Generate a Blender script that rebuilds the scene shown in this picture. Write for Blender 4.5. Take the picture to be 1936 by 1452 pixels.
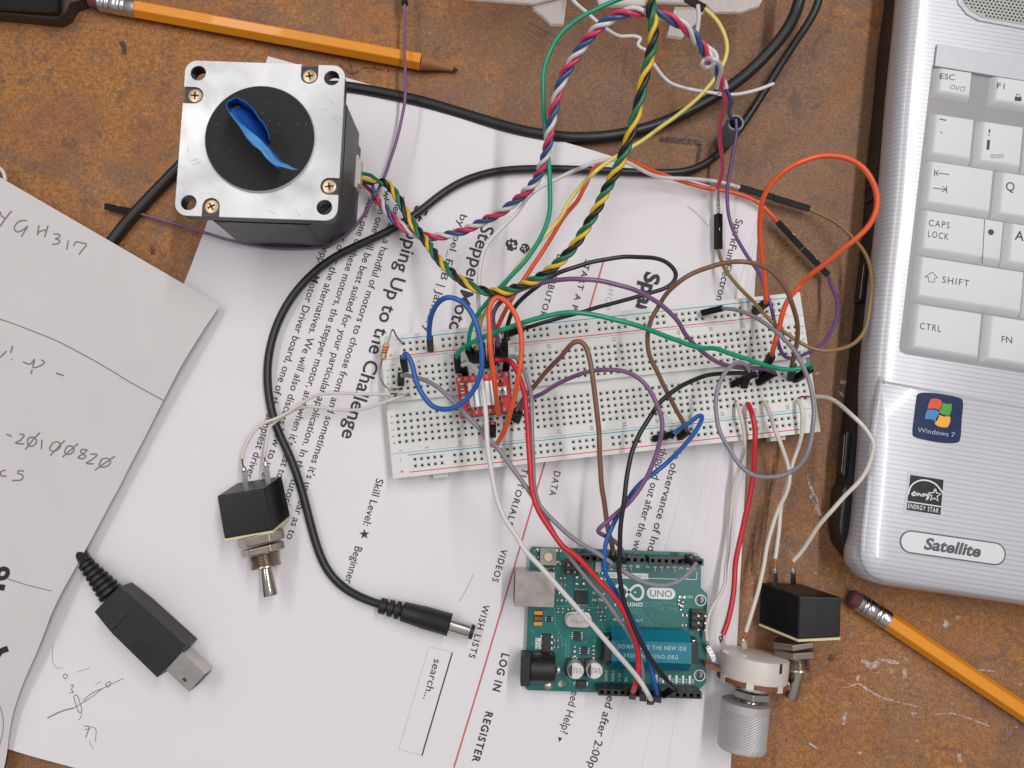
import bpy, bmesh, math, random
from math import sin, cos, pi, radians
from mathutils import Vector as V, Matrix, noise as mnoise

for o in list(bpy.data.objects):
    bpy.data.objects.remove(o)
SCN = bpy.context.scene
COL = SCN.collection
MM = 0.001                                   # everything below is measured in millimetres

# ------------------------------------------------------------------ camera
FPX, CX, CY = 1500.0, 968.0, 726.0           # focal length and centre in pixels of the photograph
TX, TY, HCAM = 0.0999, -0.0129, 316.41
ROT = Matrix.Rotation(TY, 3, 'Y') @ Matrix.Rotation(TX, 3, 'X')
EYE = V((0, 0, HCAM))
cam_data = bpy.data.cameras.new('camera')
cam_data.sensor_width = 36.0
cam_data.lens = FPX / 1936.0 * 36.0
cam_data.clip_start = 0.01
cam_data.clip_end = 20
cam = bpy.data.objects.new('camera', cam_data)
cam.matrix_world = Matrix.Translation(EYE * MM) @ ROT.to_4x4()
COL.objects.link(cam)
SCN.camera = cam

# ------------------------------------------------------------------ world, lamps, exposure
world = bpy.data.worlds.new('World')
SCN.world = world
world.use_nodes = True
bg = world.node_tree.nodes['Background']
wn = world.node_tree
w_tc = wn.nodes.new('ShaderNodeTexCoord'); w_sx = wn.nodes.new('ShaderNodeSeparateXYZ'); w_r = wn.nodes.new('ShaderNodeValToRGB')
wn.links.new(w_tc.outputs['Generated'], w_sx.inputs[0]); wn.links.new(w_sx.outputs['Z'], w_r.inputs[0])
w_e = w_r.color_ramp.elements
w_e[0].position = 0.02; w_e[0].color = (0.30, 0.28, 0.27, 1)
w_e[1].position = 0.75; w_e[1].color = (1.02, 1.03, 1.06, 1)
w_m = w_e.new(0.35); w_m.color = (0.62, 0.60, 0.60, 1)
wn.links.new(w_r.outputs[0], bg.inputs[0])
bg.inputs[1].default_value = 0.39

def tube_lamp(name, x, y, z, watts, rz, w=0.09, length=1.25, col=(1, 0.965, 0.95)):
    d = bpy.data.lights.new(name, 'AREA')
    d.shape = 'RECTANGLE'
    d.size, d.size_y = w, length
    d.energy = watts
    d.color = col
    o = bpy.data.objects.new(name, d)
    o.location = (x, y, z)
    aim = V((0.0, 0.0, 0.0)) - V((x, y * 0.2, z))
    o.rotation_euler = (0, math.atan2(x, z), radians(rz))
    COL.objects.link(o)
    return o

tube_lamp('ceiling_tube', 0.45, 0.42, 1.30, 10.4, -4, 0.05)
tube_lamp('ceiling_tube', -0.62, 0.50, 1.35, 4.8, -8, 0.14)
vs = SCN.view_settings
vs.view_transform = 'Standard'
vs.look = 'None'
vs.exposure = 0.0
vs.gamma = 1.0
vs.use_curve_mapping = False
SCN.cycles.use_denoising = True
SCN.cycles.max_bounces = 8

# ------------------------------------------------------------------ helpers
def P(x, y, z=0.0):
    """point of the place that stands z mm above the table on the sight line of a photo pixel"""
    d = ROT @ V(((x - CX) / FPX, -(y - CY) / FPX, -1.0))
    t = (z - EYE.z) / d.z
    return EYE + d * t

def pxmm(z):
    return FPX / (HCAM - z)

def zm(ox, oy, s, *pts):
    """notes taken in an enlarged crop -> photo pixels (+ optional height)"""
    return [tuple([ox + p[0] / s, oy + p[1] / s] + list(p[2:])) for p in pts]

def lin(c):
    c = c / 255.0
    return c / 12.92 if c <= 0.04045 else ((c + 0.055) / 1.055) ** 2.4

MATS = {}
def mat(name, rgb, rough=0.5, metal=0.0, var=0.06, scale=300.0, bump=0.0, bscale=900.0, coat=0.0, trans=0.0, spec=0.5, srgb=True):
    if name in MATS:
        return MATS[name]
    m = bpy.data.materials.new(name)
    m.use_nodes = True
    nt = m.node_tree
    b = nt.nodes['Principled BSDF']
    c = [lin(v) for v in rgb] if srgb else list(rgb)
    tc = nt.nodes.new('ShaderNodeTexCoord')
    n = nt.nodes.new('ShaderNodeTexNoise')
    n.inputs['Scale'].default_value = scale
    n.inputs['Detail'].default_value = 5
    nt.links.new(tc.outputs['Object'], n.inputs['Vector'])
    mx = nt.nodes.new('ShaderNodeMix')
    mx.data_type = 'RGBA'
    mx.inputs[6].default_value = [max(0, v * (1 - var)) for v in c] + [1]
    mx.inputs[7].default_value = [min(1, v * (1 + var)) for v in c] + [1]
    nt.links.new(n.outputs['Fac'], mx.inputs[0])
    nt.links.new(mx.outputs[2], b.inputs['Base Color'])
    b.inputs['Metallic'].default_value = metal
    mr = nt.nodes.new('ShaderNodeMapRange')
    mr.inputs['To Min'].default_value = max(0.02, rough - 0.07)
    mr.inputs['To Max'].default_value = min(1, rough + 0.07)
    nt.links.new(n.outputs['Fac'], mr.inputs['Value'])
    nt.links.new(mr.outputs[0], b.inputs['Roughness'])
    b.inputs['Coat Weight'].default_value = coat
    b.inputs['Transmission Weight'].default_value = trans
    b.inputs['Specular IOR Level'].default_value = spec
    if bump:
        n2 = nt.nodes.new('ShaderNodeTexNoise')
        n2.inputs['Scale'].default_value = bscale
        n2.inputs['Detail'].default_value = 4
        nt.links.new(tc.outputs['Object'], n2.inputs['Vector'])
        bp = nt.nodes.new('ShaderNodeBump')
        bp.inputs['Strength'].default_value = bump
        bp.inputs['Distance'].default_value = 0.0003
        nt.links.new(n2.outputs['Fac'], bp.inputs['Height'])
        nt.links.new(bp.outputs[0], b.inputs['Normal'])
    MATS[name] = m
    return m

def spline(pts, n=8):
    """centripetal-like Catmull-Rom through the points"""
    pts = [V(p) for p in pts]
    if len(pts) == 2:
        return [pts[0].lerp(pts[1], i / n) for i in range(n + 1)]
    q = [pts[0] * 2 - pts[1]] + pts + [pts[-1] * 2 - pts[-2]]
    out = []
    for i in range(1, len(q) - 2):
        p0, p1, p2, p3 = q[i - 1:i + 3]
        t0 = 0.0
        t1 = t0 + max(1e-4, (p1 - p0).length) ** 0.5
        t2 = t1 + max(1e-4, (p2 - p1).length) ** 0.5
        t3 = t2 + max(1e-4, (p3 - p2).length) ** 0.5
        for k in range(n):
            t = t1 + (t2 - t1) * k / n
            a1 = p0 * ((t1 - t) / (t1 - t0)) + p1 * ((t - t0) / (t1 - t0))
            a2 = p1 * ((t2 - t) / (t2 - t1)) + p2 * ((t - t1) / (t2 - t1))
            a3 = p2 * ((t3 - t) / (t3 - t2)) + p3 * ((t - t2) / (t3 - t2))
            b1 = a1 * ((t2 - t) / (t2 - t0)) + a2 * ((t - t0) / (t2 - t0))
            b2 = a2 * ((t3 - t) / (t3 - t1)) + a3 * ((t - t1) / (t3 - t1))
            out.append(b1 * ((t2 - t) / (t2 - t1)) + b2 * ((t - t1) / (t2 - t1)))
    out.append(pts[-1])
    return out

def relax(path, it=10):
    p = [V(q) for q in path]
    for _ in range(it):
        p = [p[0]] + [p[i] * 0.5 + (p[i - 1] + p[i + 1]) * 0.25 for i in range(1, len(p) - 1)] + [p[-1]]
    return p

def wobble(path, amp=0.34):
    n = len(path) - 1
    out = []
    for i, p in enumerate(path):
        k = min(1.0, 4.0 * i / n, 4.0 * (n - i) / n)
        out.append(p + V((mnoise.noise(p * 0.11), mnoise.noise(p * 0.11 + V((31, 7, 3))), 0.5 * mnoise.noise(p * 0.09 + V((5, 50, 9))))) * (amp * k))
    return out

def tidy(pts):
    """drop notes that step backwards where two crops meet"""
    p = list(pts)
    k = 1
    while k < len(p) - 1:
        ax, ay = p[k][0] - p[k - 1][0], p[k][1] - p[k - 1][1]
        bx, by = p[k + 1][0] - p[k][0], p[k + 1][1] - p[k][1]
        an = abs(math.degrees(math.atan2(ax * by - ay * bx, ax * bx + ay * by)))
        if an > 120 or (an > 55 and min(math.hypot(ax, ay), math.hypot(bx, by)) < 5):
            if len(p[k]) > 2 and len(p[k + 1]) < 3 and k + 1 < len(p) - 1: p[k + 1] = tuple(p[k + 1]) + (p[k][2],)
            p.pop(k); k = max(1, k - 1)
        else: k += 1
    return p

def lift(pts, zdef=None):
    """pixel points (x,y[,z]) -> world points; missing heights are interpolated along the path"""
    zs = [p[2] if len(p) > 2 else None for p in pts]
    if zs[0] is None: zs[0] = zdef
    if zs[-1] is None: zs[-1] = next(z for z in reversed(zs) if z is not None)
    L = [0.0]
    for a, b in zip(pts, pts[1:]):
        L.append(L[-1] + math.hypot(b[0] - a[0], b[1] - a[1]))
    known = [i for i, z in enumerate(zs) if z is not None]
    for i0, i1 in zip(known, known[1:]):
        for i in range(i0 + 1, i1):
            t = (L[i] - L[i0]) / max(1e-6, L[i1] - L[i0])
            t = t * t * (3 - 2 * t)
            zs[i] = zs[i0] + (zs[i1] - zs[i0]) * t
    return [P(p[0], p[1], z) for p, z in zip(pts, zs)]

def frames(path):
    T = []
    for i in range(len(path)):
        a = path[max(0, i - 1)]; b = path[min(len(path) - 1, i + 1)]
        d = b - a
        T.append(d.normalized() if d.length > 1e-9 else V((0, 0, 1)))
    up = V((0, 0, 1)) if abs(T[0].z) < 0.9 else V((1, 0, 0))
    N = [(up - T[0] * up.dot(T[0])).normalized()]
    for i in range(1, len(path)):
        n = N[-1] - T[i] * N[-1].dot(T[i])
        N.append(n.normalized() if n.length > 1e-6 else N[-1])
    B = [t.cross(n) for t, n in zip(T, N)]
    return T, N, B

class MB:
    def __init__(s, M=None):
        s.v = []; s.f = []; s.m = []; s.M = M
    def add(s, vs, fs, mi=0, M=None):
        k = len(s.v)
        for p in vs:
            p = V(p)
            if M is not None: p = M @ p
            if s.M is not None: p = s.M @ p
            s.v.append(p)
        for f in fs:
            s.f.append([i + k for i in f]); s.m.append(mi)
        return s
    def box(s, c, d, mi=0, M=None, top=1.0):
        x, y, z = [q / 2 for q in d]
        vs = [(c[0] + sx * x * (top if sz > 0 else 1), c[1] + sy * y * (top if sz > 0 else 1), c[2] + sz * z) for sz in (-1, 1) for sx, sy in ((-1, -1), (1, -1), (1, 1), (-1, 1))]
        return s.add(vs, [(3, 2, 1, 0), (4, 5, 6, 7), (0, 1, 5, 4), (1, 2, 6, 5), (2, 3, 7, 6), (3, 0, 4, 7)], mi, M)
    def bar(s, a, b, w, h, mi=0, up=(0, 0, 1), w2=None, h2=None):
        """box whose axis runs from a to b"""
        a, b = V(a), V(b)
        t = (b - a).normalized(); up = V(up)
        if abs(t.dot(up)) > 0.98: up = V((0.1, 1, 0))
        n = (up - t * up.dot(t)).normalized(); q = t.cross(n)
        w2 = w if w2 is None else w2; h2 = h if h2 is None else h2
        vs = [p + q * (sx * ww / 2) + n * (sy * hh / 2) for p, ww, hh in ((a, w, h), (b, w2, h2)) for sx, sy in ((-1, -1), (1, -1), (1, 1), (-1, 1))]
        return s.add(vs, [(3, 2, 1, 0), (4, 5, 6, 7), (0, 1, 5, 4), (1, 2, 6, 5), (2, 3, 7, 6), (3, 0, 4, 7)], mi)
    def prism(s, poly, z0, z1, mi=0, side=None, M=None):
        n = len(poly)
        a = sum(poly[i][0] * poly[(i + 1) % n][1] - poly[(i + 1) % n][0] * poly[i][1] for i in range(n))
        poly = list(poly) if a > 0 else list(poly)[::-1]
        vs = [(p[0], p[1], z0) for p in poly] + [(p[0], p[1], z1) for p in poly]
        s.add(vs, [tuple(range(n - 1, -1, -1)), tuple(range(n, 2 * n))], mi, M)
        return s.add(vs, [(i, (i + 1) % n, n + (i + 1) % n, n + i) for i in range(n)], mi if side is None else side, M)
    def tube(s, path, r, seg=10, mi=0, cap=True):
        T, N, B = frames(path)
        n = len(path)
        vs = []
        for i in range(n):
            rr = r[i] if isinstance(r, (list, tuple)) else r
            for k in range(seg):
                a = 2 * pi * k / seg
                vs.append(path[i] + N[i] * (rr * cos(a)) + B[i] * (rr * sin(a)))
        fs = [(i * seg + k, i * seg + (k + 1) % seg, (i + 1) * seg + (k + 1) % seg, (i + 1) * seg + k) for i in range(n - 1) for k in range(seg)]
        if cap:
            fs += [tuple(range(seg - 1, -1, -1)), tuple((n - 1) * seg + k for k in range(seg))]
        return s.add(vs, fs, mi)
    def lathe(s, a, b, prof, seg=24, mi=0, phase=0.0):
        """profile [(t along a->b in mm, radius)] turned about the axis a->b"""
        a, b = V(a), V(b)
        t = (b - a).normalized()
        up = V((0, 0, 1)) if abs(t.z) < 0.9 else V((0, 1, 0))
        n = (up - t * up.dot(t)).normalized(); q = t.cross(n)
        vs = []
        for d, r in prof:
            for k in range(seg):
                an = 2 * pi * k / seg + phase
                vs.append(a + t * d + n * (r * cos(an)) + q * (r * sin(an)))
        m = len(prof)
        fs = [(i * seg + k, i * seg + (k + 1) % seg, (i + 1) * seg + (k + 1) % seg, (i + 1) * seg + k) for i in range(m - 1) for k in range(seg)]
        fs += [tuple(range(seg - 1, -1, -1)), tuple((m - 1) * seg + k for k in range(seg))]
        return s.add(vs, fs, mi)
    def disc(s, c, r, mi=0, seg=16):
        return s.add([(c[0] + r * cos(2 * pi * k / seg), c[1] + r * sin(2 * pi * k / seg), c[2]) for k in range(seg)], [tuple(range(seg))], mi)
    def stroke(s, pts, w, surf, mi=0, lift_=0.1, smooth=True, n=5, taper=False):
        """flat line of width w (mm) drawn on a surface z = surf(x, y)"""
        pts = [V((p[0], p[1], 0)) for p in pts]
        if smooth and len(pts) > 2: q = spline(pts, n)
        else:
            q = []
            for a, b_ in zip(pts, pts[1:]):
                m = max(1, int((b_ - a).length / 2.5))
                q += [a.lerp(b_, i / m) for i in range(m)]
            q.append(pts[-1])
        vs = []
        for i in range(len(q)):
            d = q[min(i + 1, len(q) - 1)] - q[max(i - 1, 0)]
            d = d.normalized() if d.length > 1e-9 else V((1, 0, 0))
            k = w / 2
            if taper: k *= 0.35 + 0.65 * sin(pi * (i + 0.5) / len(q))
            nn = V((-d.y, d.x, 0)) * k
            for e in (q[i] - nn, q[i] + nn):
                vs.append((e.x, e.y, surf(e.x, e.y) + lift_))
        return s.add(vs, [(2 * i, 2 * i + 2, 2 * i + 3, 2 * i + 1) for i in range(len(q) - 1)], mi)
    def build(s, name, mats, parent=None, origin=(0, 0, 0), smooth=None, bevel=0.0, seg=2, solid=0.0, tag_=None):
        me = bpy.data.meshes.new(name)
        O = V(origin)
        me.from_pydata([(p - O) * MM for p in s.v], [], s.f)
        if not isinstance(mats, (list, tuple)): mats = [mats]
        for m in mats: me.materials.append(m)
        me.polygons.foreach_set('material_index', s.m)
        me.update()
        if smooth is not None:
            me.polygons.foreach_set('use_smooth', [True] * len(me.polygons))
            me.set_sharp_from_angle(angle=radians(smooth))
        o = bpy.data.objects.new(name, me)
        COL.objects.link(o)
        if parent is not None: o.parent = parent
        else: o.location = O * MM
        if bevel:
            bv = o.modifiers.new('bevel', 'BEVEL')
            bv.width = bevel * MM; bv.segments = seg; bv.limit_method = 'ANGLE'; bv.angle_limit = radians(40)
        if solid:
            sd = o.modifiers.new('solid', 'SOLIDIFY')
            sd.thickness = solid * MM; sd.offset = -1
        return o

def tag(o, label=None, cat=None, group=None, kind=None):
    if label: o['label'] = label
    if cat: o['category'] = cat
    if group: o['group'] = group
    if kind: o['kind'] = kind
    return o

def thing(name, label, cat, loc=(0, 0, 0), rz=0.0, group=None):
    o = bpy.data.objects.new(name, None)
    COL.objects.link(o)
    o.location = V(loc) * MM
    o.rotation_euler = (0, 0, rz)
    o.empty_display_size = 0.01
    return tag(o, label, cat, group)

_txt = {}
def text_geo(s, bold=0.0):
    key = (s, bold)
    caps = s.isupper() and len(s) > 3
    if key not in _txt:
        c = bpy.data.curves.new('t', 'FONT')
        c.body = s; c.size = 1.0; c.resolution_u = 3; c.offset = bold
        if caps: c.space_character = 1.22
        o = bpy.data.objects.new('t', c)
        COL.objects.link(o)
        bpy.context.view_layer.update()
        me = bpy.data.meshes.new_from_object(o.evaluated_get(bpy.context.evaluated_depsgraph_get()))
        vs = [tuple(v.co[:2]) for v in me.vertices]; fs = [tuple(p.vertices) for p in me.polygons]
        bpy.data.objects.remove(o); bpy.data.curves.remove(c); bpy.data.meshes.remove(me)
        x0 = min(v[0] for v in vs); x1 = max(v[0] for v in vs)
        _txt[key] = ([(a - x0, b) for a, b in vs], fs, x1 - x0)
    return _txt[key]

def put_text(mb, s, a, b, cap, surf, mi, bold=0.0, shear=0.0, lift_=0.1):
    """text whose baseline runs from a to b (mm); cap = capital height in mm"""
    vs, fs, w = text_geo(s, bold)
    a, b = V((a[0], a[1], 0)), V((b[0], b[1], 0))
    d = b - a; L = d.length; d.normalize(); u = V((-d.y, d.x, 0))
    ky = cap / 0.70; kx = min(max(L / w, 0.62 * ky), 1.45 * ky)
    a = a + d * ((L - kx * w) / 2)
    out = []
    for x, y in vs:
        p = a + d * (x * kx + shear * y * ky) + u * (y * ky)
        out.append((p.x, p.y, surf(p.x, p.y) + lift_))
    mb.add(out, fs, mi)

def px_text(mb, s, a, b, cap_px, z, mi, bold=0.0, surf=None, shear=0.0, lift_=0.1):
    sf = surf or (lambda x, y: z)
    put_text(mb, s, P(a[0], a[1], z), P(b[0], b[1], z), cap_px / pxmm(z), sf, mi, bold, shear, lift_)

def holes_prism(outer, holes, z0, z1):
    """plate with holes -> (verts, faces)"""
    c = bpy.data.curves.new('p', 'CURVE')
    c.dimensions = '2D'; c.fill_mode = 'BOTH'
    c.extrude = (z1 - z0) / 2
    for ring in [outer] + holes:
        sp = c.splines.new('POLY')
        sp.points.add(len(ring) - 1)
        for i, p in enumerate(ring): sp.points[i].co = (p[0], p[1], 0, 1)
        sp.use_cyclic_u = True
    o = bpy.data.objects.new('p', c)
    COL.objects.link(o)
    bpy.context.view_layer.update()
    me = bpy.data.meshes.new_from_object(o.evaluated_get(bpy.context.evaluated_depsgraph_get()))
    vs = [(v.co.x, v.co.y, v.co.z + (z0 + z1) / 2) for v in me.vertices]; fs = [tuple(p.vertices) for p in me.polygons]
    bpy.data.objects.remove(o); bpy.data.curves.remove(c); bpy.data.meshes.remove(me)
    return vs, fs

def rrect(x0, y0, x1, y1, r, n=6):
    out = []
    for cx, cy, a0 in ((x1 - r, y1 - r, 0), (x0 + r, y1 - r, 90), (x0 + r, y0 + r, 180), (x1 - r, y0 + r, 270)):
        for k in range(n + 1):
            a = radians(a0 + 90 * k / n)
            out.append((cx + r * cos(a), cy + r * sin(a)))
    return out

def circ(cx, cy, r, n=28):
    return [(cx + r * cos(2 * pi * k / n), cy + r * sin(2 * pi * k / n)) for k in range(n)]

def smooth01(t):
    t = max(0.0, min(1.0, t))
    return t * t * (3 - 2 * t)

rnd = random.Random(7)

# ------------------------------------------------------------------ materials
M_BLACK = mat('black_plastic', (28, 28, 30), 0.45, var=0.12, bump=0.06)
M_HOUSE = mat('connector_black', (20, 19, 20), 0.55, var=0.15, bump=0.1, spec=0.3)
M_RUBBER = mat('black_rubber', (33, 33, 34), 0.36, var=0.1, bump=0.03)
M_STEEL = mat('bright_steel', (200, 196, 190), 0.22, 1.0, var=0.08)
M_NICKEL = mat('nickel', (185, 175, 165), 0.27, 1.0, var=0.1)
M_SOLDER = mat('solder', (205, 203, 200), 0.3, 1.0, var=0.1, bump=0.3, bscale=1500)
M_COPPER = mat('copper', (190, 120, 80), 0.35, 1.0)
M_INK = mat('printed_ink', (62, 60, 64), 0.8, var=0.15, scale=3000)
M_INKRED = mat('printed_red', (205, 105, 105), 0.8, var=0.05)
M_INKPALE = mat('printed_pale', (190, 186, 190), 0.8)
M_PENCIL = mat('pencil_mark', (128, 122, 122), 0.6, var=0.35, scale=2500)
M_MARKER = mat('marker_ink', (28, 28, 36), 0.6)
M_WHITEINK = mat('white_print', (232, 236, 234), 0.6)

# =================================================================== SETTING: the bench top
def bench_material():
    m = bpy.data.materials.new('stained_hardboard')
    m.use_nodes = True
    nt = m.node_tree; N = nt.nodes; Lk = nt.links
    b = N['Principled BSDF']
    tc = N.new('ShaderNodeTexCoord')
    def noise(scale, detail=6, rough=0.6, dist=0.0, off=(0, 0, 0), sc=(1, 1, 1)):
        mp = N.new('ShaderNodeMapping'); mp.inputs['Location'].default_value = off; mp.inputs['Scale'].default_value = sc
        Lk.new(tc.outputs['Object'], mp.inputs['Vector'])
        n = N.new('ShaderNodeTexNoise')
        n.inputs['Scale'].default_value = scale; n.inputs['Detail'].default_value = detail
        n.inputs['Roughness'].default_value = rough; n.inputs['Distortion'].default_value = dist
        Lk.new(mp.outputs[0], n.inputs['Vector'])
        return n.outputs['Fac']
    def ramp(src, stops):
        r = N.new('ShaderNodeValToRGB')
        e = r.color_ramp.elements
        while len(e) < len(stops): e.new(0.5)
        for i, (p, c) in enumerate(stops):
            e[i].position = p; e[i].color = c if len(c) == 4 else (*c, 1)
        Lk.new(src, r.inputs[0])
        return r.outputs[0]
    def mix(a, bb, f, mode='MIX'):
        x = N.new('ShaderNodeMix'); x.data_type = 'RGBA'; x.blend_type = mode
        if isinstance(f, (int, float)): x.inputs[0].default_value = f
        else: Lk.new(f, x.inputs[0])
        for sock, val in ((x.inputs[6], a), (x.inputs[7], bb)):
            if isinstance(val, tuple): sock.default_value = (*val, 1)
            else: Lk.new(val, sock)
        return x.outputs[2]
    # worn patch: the upper half is dirtier than the lower left
    sx = N.new('ShaderNodeSeparateXYZ'); Lk.new(tc.outputs['Object'], sx.inputs[0])
    # pale scuffs, mostly in the corner between laptop and papers
    def m1(op, a, bb):
        x = N.new('ShaderNodeMath'); x.operation = op; x.use_clamp = False
        for s_, v_ in ((x.inputs[0], a), (x.inputs[1], bb)):
            if isinstance(v_, (int, float)): s_.default_value = v_
            else: Lk.new(v_, s_)
        return x.outputs[0]
    def rng(src, a, bb):
        r = N.new('ShaderNodeMapRange'); r.interpolation_type = 'SMOOTHSTEP'
        r.inputs['From Min'].default_value = a; r.inputs['From Max'].default_value = bb
        Lk.new(src, r.inputs['Value']); return r.outputs[0]
    fibre = noise(520, 8, 0.75, 0.3)
    base = ramp(fibre, [(0.28, (0.15, 0.056, 0.016)), (0.44, (0.31, 0.122, 0.032)), (0.58, (0.43, 0.190, 0.052)), (0.76, (0.56, 0.31, 0.11))])
    grey = ramp(noise(700, 6, 0.7, 0.4, (3, 1, 0)), [(0.3, (0.085, 0.053, 0.037)), (0.55, (0.19, 0.115, 0.074)), (0.75, (0.34, 0.21, 0.13))])
    dirty = m1('ADD', m1('MULTIPLY', rng(sx.outputs['X'], -0.07, 0.06), 0.16), m1('MULTIPLY', rng(sx.outputs['Y'], -0.05, 0.10), 0.02))
    dirty = m1('SUBTRACT', m1('MULTIPLY', dirty, rng(sx.outputs['Y'], -0.06, 0.0)), 0.035)
    blotch = ramp(m1('ADD', noise(30, 9, 0.74, 0.9, (0.4, 0.2, 0)), dirty), [(0.47, (0, 0, 0)), (0.58, (0.62, 0.62, 0.62)), (0.78, (0.9, 0.9, 0.9))])
    c = mix(base, grey, blotch)
    blotch2 = ramp(noise(85, 8, 0.72, 1.2, (1.7, 0.6, 0)), [(0.53, (0, 0, 0)), (0.66, (0.66, 0.66, 0.66))])
    c = mix(c, (0.085, 0.060, 0.05), blotch2)
    worn_ = ramp(noise(13, 6, 0.7, 0.7, (2.3, 4.1, 0)), [(0.44, (0, 0, 0)), (0.66, (0.55, 0.55, 0.55))])
    c = mix(c, ramp(noise(640, 6, 0.7, 0.2, (6, 2, 0)), [(0.3, (0.15, 0.088, 0.058)), (0.55, (0.30, 0.175, 0.115)), (0.75, (0.44, 0.28, 0.20))]), worn_)
    red = ramp(noise(40, 4, 0.5, 0.5, (5, 2, 0)), [(0.42, (0, 0, 0)), (0.75, (0.38, 0.38, 0.38))])
    c = mix(c, (0.26, 0.088, 0.035), red)
    grain = ramp(noise(1500, 3, 0.6, 0.0, (1, 7, 0)), [(0.3, (0.56, 0.54, 0.52)), (0.5, (1, 1, 1)), (0.7, (1.3, 1.33, 1.36))])
    c = mix(c, grain, 1.0, 'MULTIPLY')
    corner = m1('MULTIPLY', rng(sx.outputs['X'], 0.075, 0.10), rng(sx.outputs['Y'], 0.02, -0.05))
    scuff = rng(noise(95, 9, 0.78, 1.5, (2, 3, 0)), 0.56, 0.70)
    sc2 = rng(noise(900, 3, 0.6, 0, (8, 0, 0)), 0.42, 0.62)
    sc = m1('MULTIPLY', m1('MULTIPLY', scuff, sc2), corner)
    sc = m1('MULTIPLY', sc, 0.9)
    c = mix(c, (0.50, 0.42, 0.40), sc)
    flecks = rng(noise(420, 3, 0.6, 0.6, (9, 4, 0), (1, 0.35, 1)), 0.69, 0.76)
    c = mix(c, (0.50, 0.34, 0.2), m1('MULTIPLY', flecks, 0.5))
    Lk.new(c, b.inputs['Base Color'])
    b.inputs['Roughness'].default_value = 0.55
    b.inputs['Specular IOR Level'].default_value = 0.35
    bp = N.new('ShaderNodeBump'); bp.inputs['Strength'].default_value = 0.22; bp.inputs['Distance'].default_value = 0.0006
    Lk.new(fibre, bp.inputs['Height']); Lk.new(bp.outputs[0], b.inputs['Normal'])
    return m

t = MB()
t.add([(-700, -600, 0), (700, -600, 0), (700, 700, 0), (-700, 700, 0), (-700, -600, -25), (700, -600, -25), (700, 700, -25), (-700, 700, -25)],
      [(0, 1, 2, 3), (7, 6, 5, 4), (0, 4, 5, 1), (1, 5, 6, 2), (2, 6, 7, 3), (3, 7, 4, 0)])
flat0 = lambda x, y: 0.0
def tstroke(pts, w, mi, **k):
    t.stroke([P(*p) for p in pts], w, flat0, mi, lift_=0.06, **k)
# marks drawn and scuffed on the board
tstroke(zm(1200, 250, 3.872, (180, 50), (300, 62), (420, 72), (482, 84)), 2.6, 1)
tstroke(zm(1200, 250, 3.872, (478, 84), (466, 170), (452, 280)), 2.0, 1)
tstroke([(228, 78), (234, 88), (235, 104)], 2.2, 1)
tstroke([(287, 462), (290, 482)], 1.8, 1)
tstroke([(640, 120), (665, 140), (690, 128), (735, 135)], 0.7, 1)
tstroke([(660, 112), (668, 145)], 0.9, 1)
tstroke([(1000, 42), (1050, 70)], 0.35, 1)
tstroke([(1466, 845), (1452, 960), (1436, 1090)], 0.7, 1, taper=True)
tstroke([(1426, 1010), (1420, 1080)], 0.8, 1, taper=True)
tstroke(zm(1300, 1050, 3.044, (805, 585), (825, 590), (840, 600)), 3.0, 1, taper=True)
for pts, w in (((( 880, 760), (930, 755), (985, 740), (1040, 775), (1110, 815), (1180, 835), (1320, 870)), 0.9),
               (((1000, 600), (1060, 635), (1110, 600)), 2.4), (((1110, 600), (1170, 610), (1215, 620)), 1.6),
               (((1245, 650), (1250, 710)), 1.8), (((910, 900), (895, 975)), 1.6), (((985, 690), (975, 720)), 1.4),
               (((1290, 900), (1310, 918)), 2.2), (((1420, 915), (1520, 910), (1640, 945), (1740, 985)), 0.7),
               (((1660, 660), (1770, 665)), 0.7), (((1470, 380), (1500, 410)), 3.0), (((1685, 330), (1700, 338)), 1.6),
               (((1550, 350), (1562, 365)), 2.2), (((700, 1080), (748, 1112)), 0.9), (((985, 1130), (990, 1150)), 2.2),
               (((1910, 730), (1925, 745)), 1.6), (((1320, 1060), (1324, 1075)), 1.4), (((1560, 1140), (1570, 1190)), 1.8)):
    tstroke(zm(1300, 1050, 3.044, *pts), w, 2, taper=True)
for pts, w in ((((330, 660), (360, 760), (395, 870), (440, 960)), 1.6), (((340, 790), (385, 815), (380, 860)), 2.0),
               (((555, 1240), (600, 1250)), 2.0), (((540, 1310), (590, 1345)), 1.4), (((390, 1180), (400, 1190)), 2.0)):
    tstroke(zm(1436, 720, 3.63, *[(a, b_) for a, b_ in pts]) if pts[0][1] < 1000 else zm(1436, 380, 3.63, *pts), w, 2, taper=True)
def worn(name, rgb, lo, hi, scale):
    m = mat(name, rgb, 0.65, var=0.3, scale=900)
    nt = m.node_tree; N = nt.nodes
    tc = N.new('ShaderNodeTexCoord'); n = N.new('ShaderNodeTexNoise'); n.inputs['Scale'].default_value = scale; n.inputs['Detail'].default_value = 6; n.inputs['Roughness'].default_value = 0.7
    nt.links.new(tc.outputs['Object'], n.inputs['Vector'])
    mr = N.new('ShaderNodeMapRange'); mr.inputs['From Min'].default_value = lo; mr.inputs['From Max'].default_value = hi; mr.inputs['To Max'].default_value = 0.85
    nt.links.new(n.outputs['Fac'], mr.inputs['Value']); nt.links.new(mr.outputs[0], N['Principled BSDF'].inputs['Alpha'])
    return m
M_STAIN = worn('table_stain', (74, 58, 52), 0.40, 0.56, 500)
M_SCUFF = worn('table_scuff', (212, 194, 188), 0.40, 0.56, 560)
tag(t.build('tabletop', [bench_material(), M_STAIN, M_SCUFF]), 'stained orange brown hardboard bench top', 'table', kind='structure')

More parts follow.
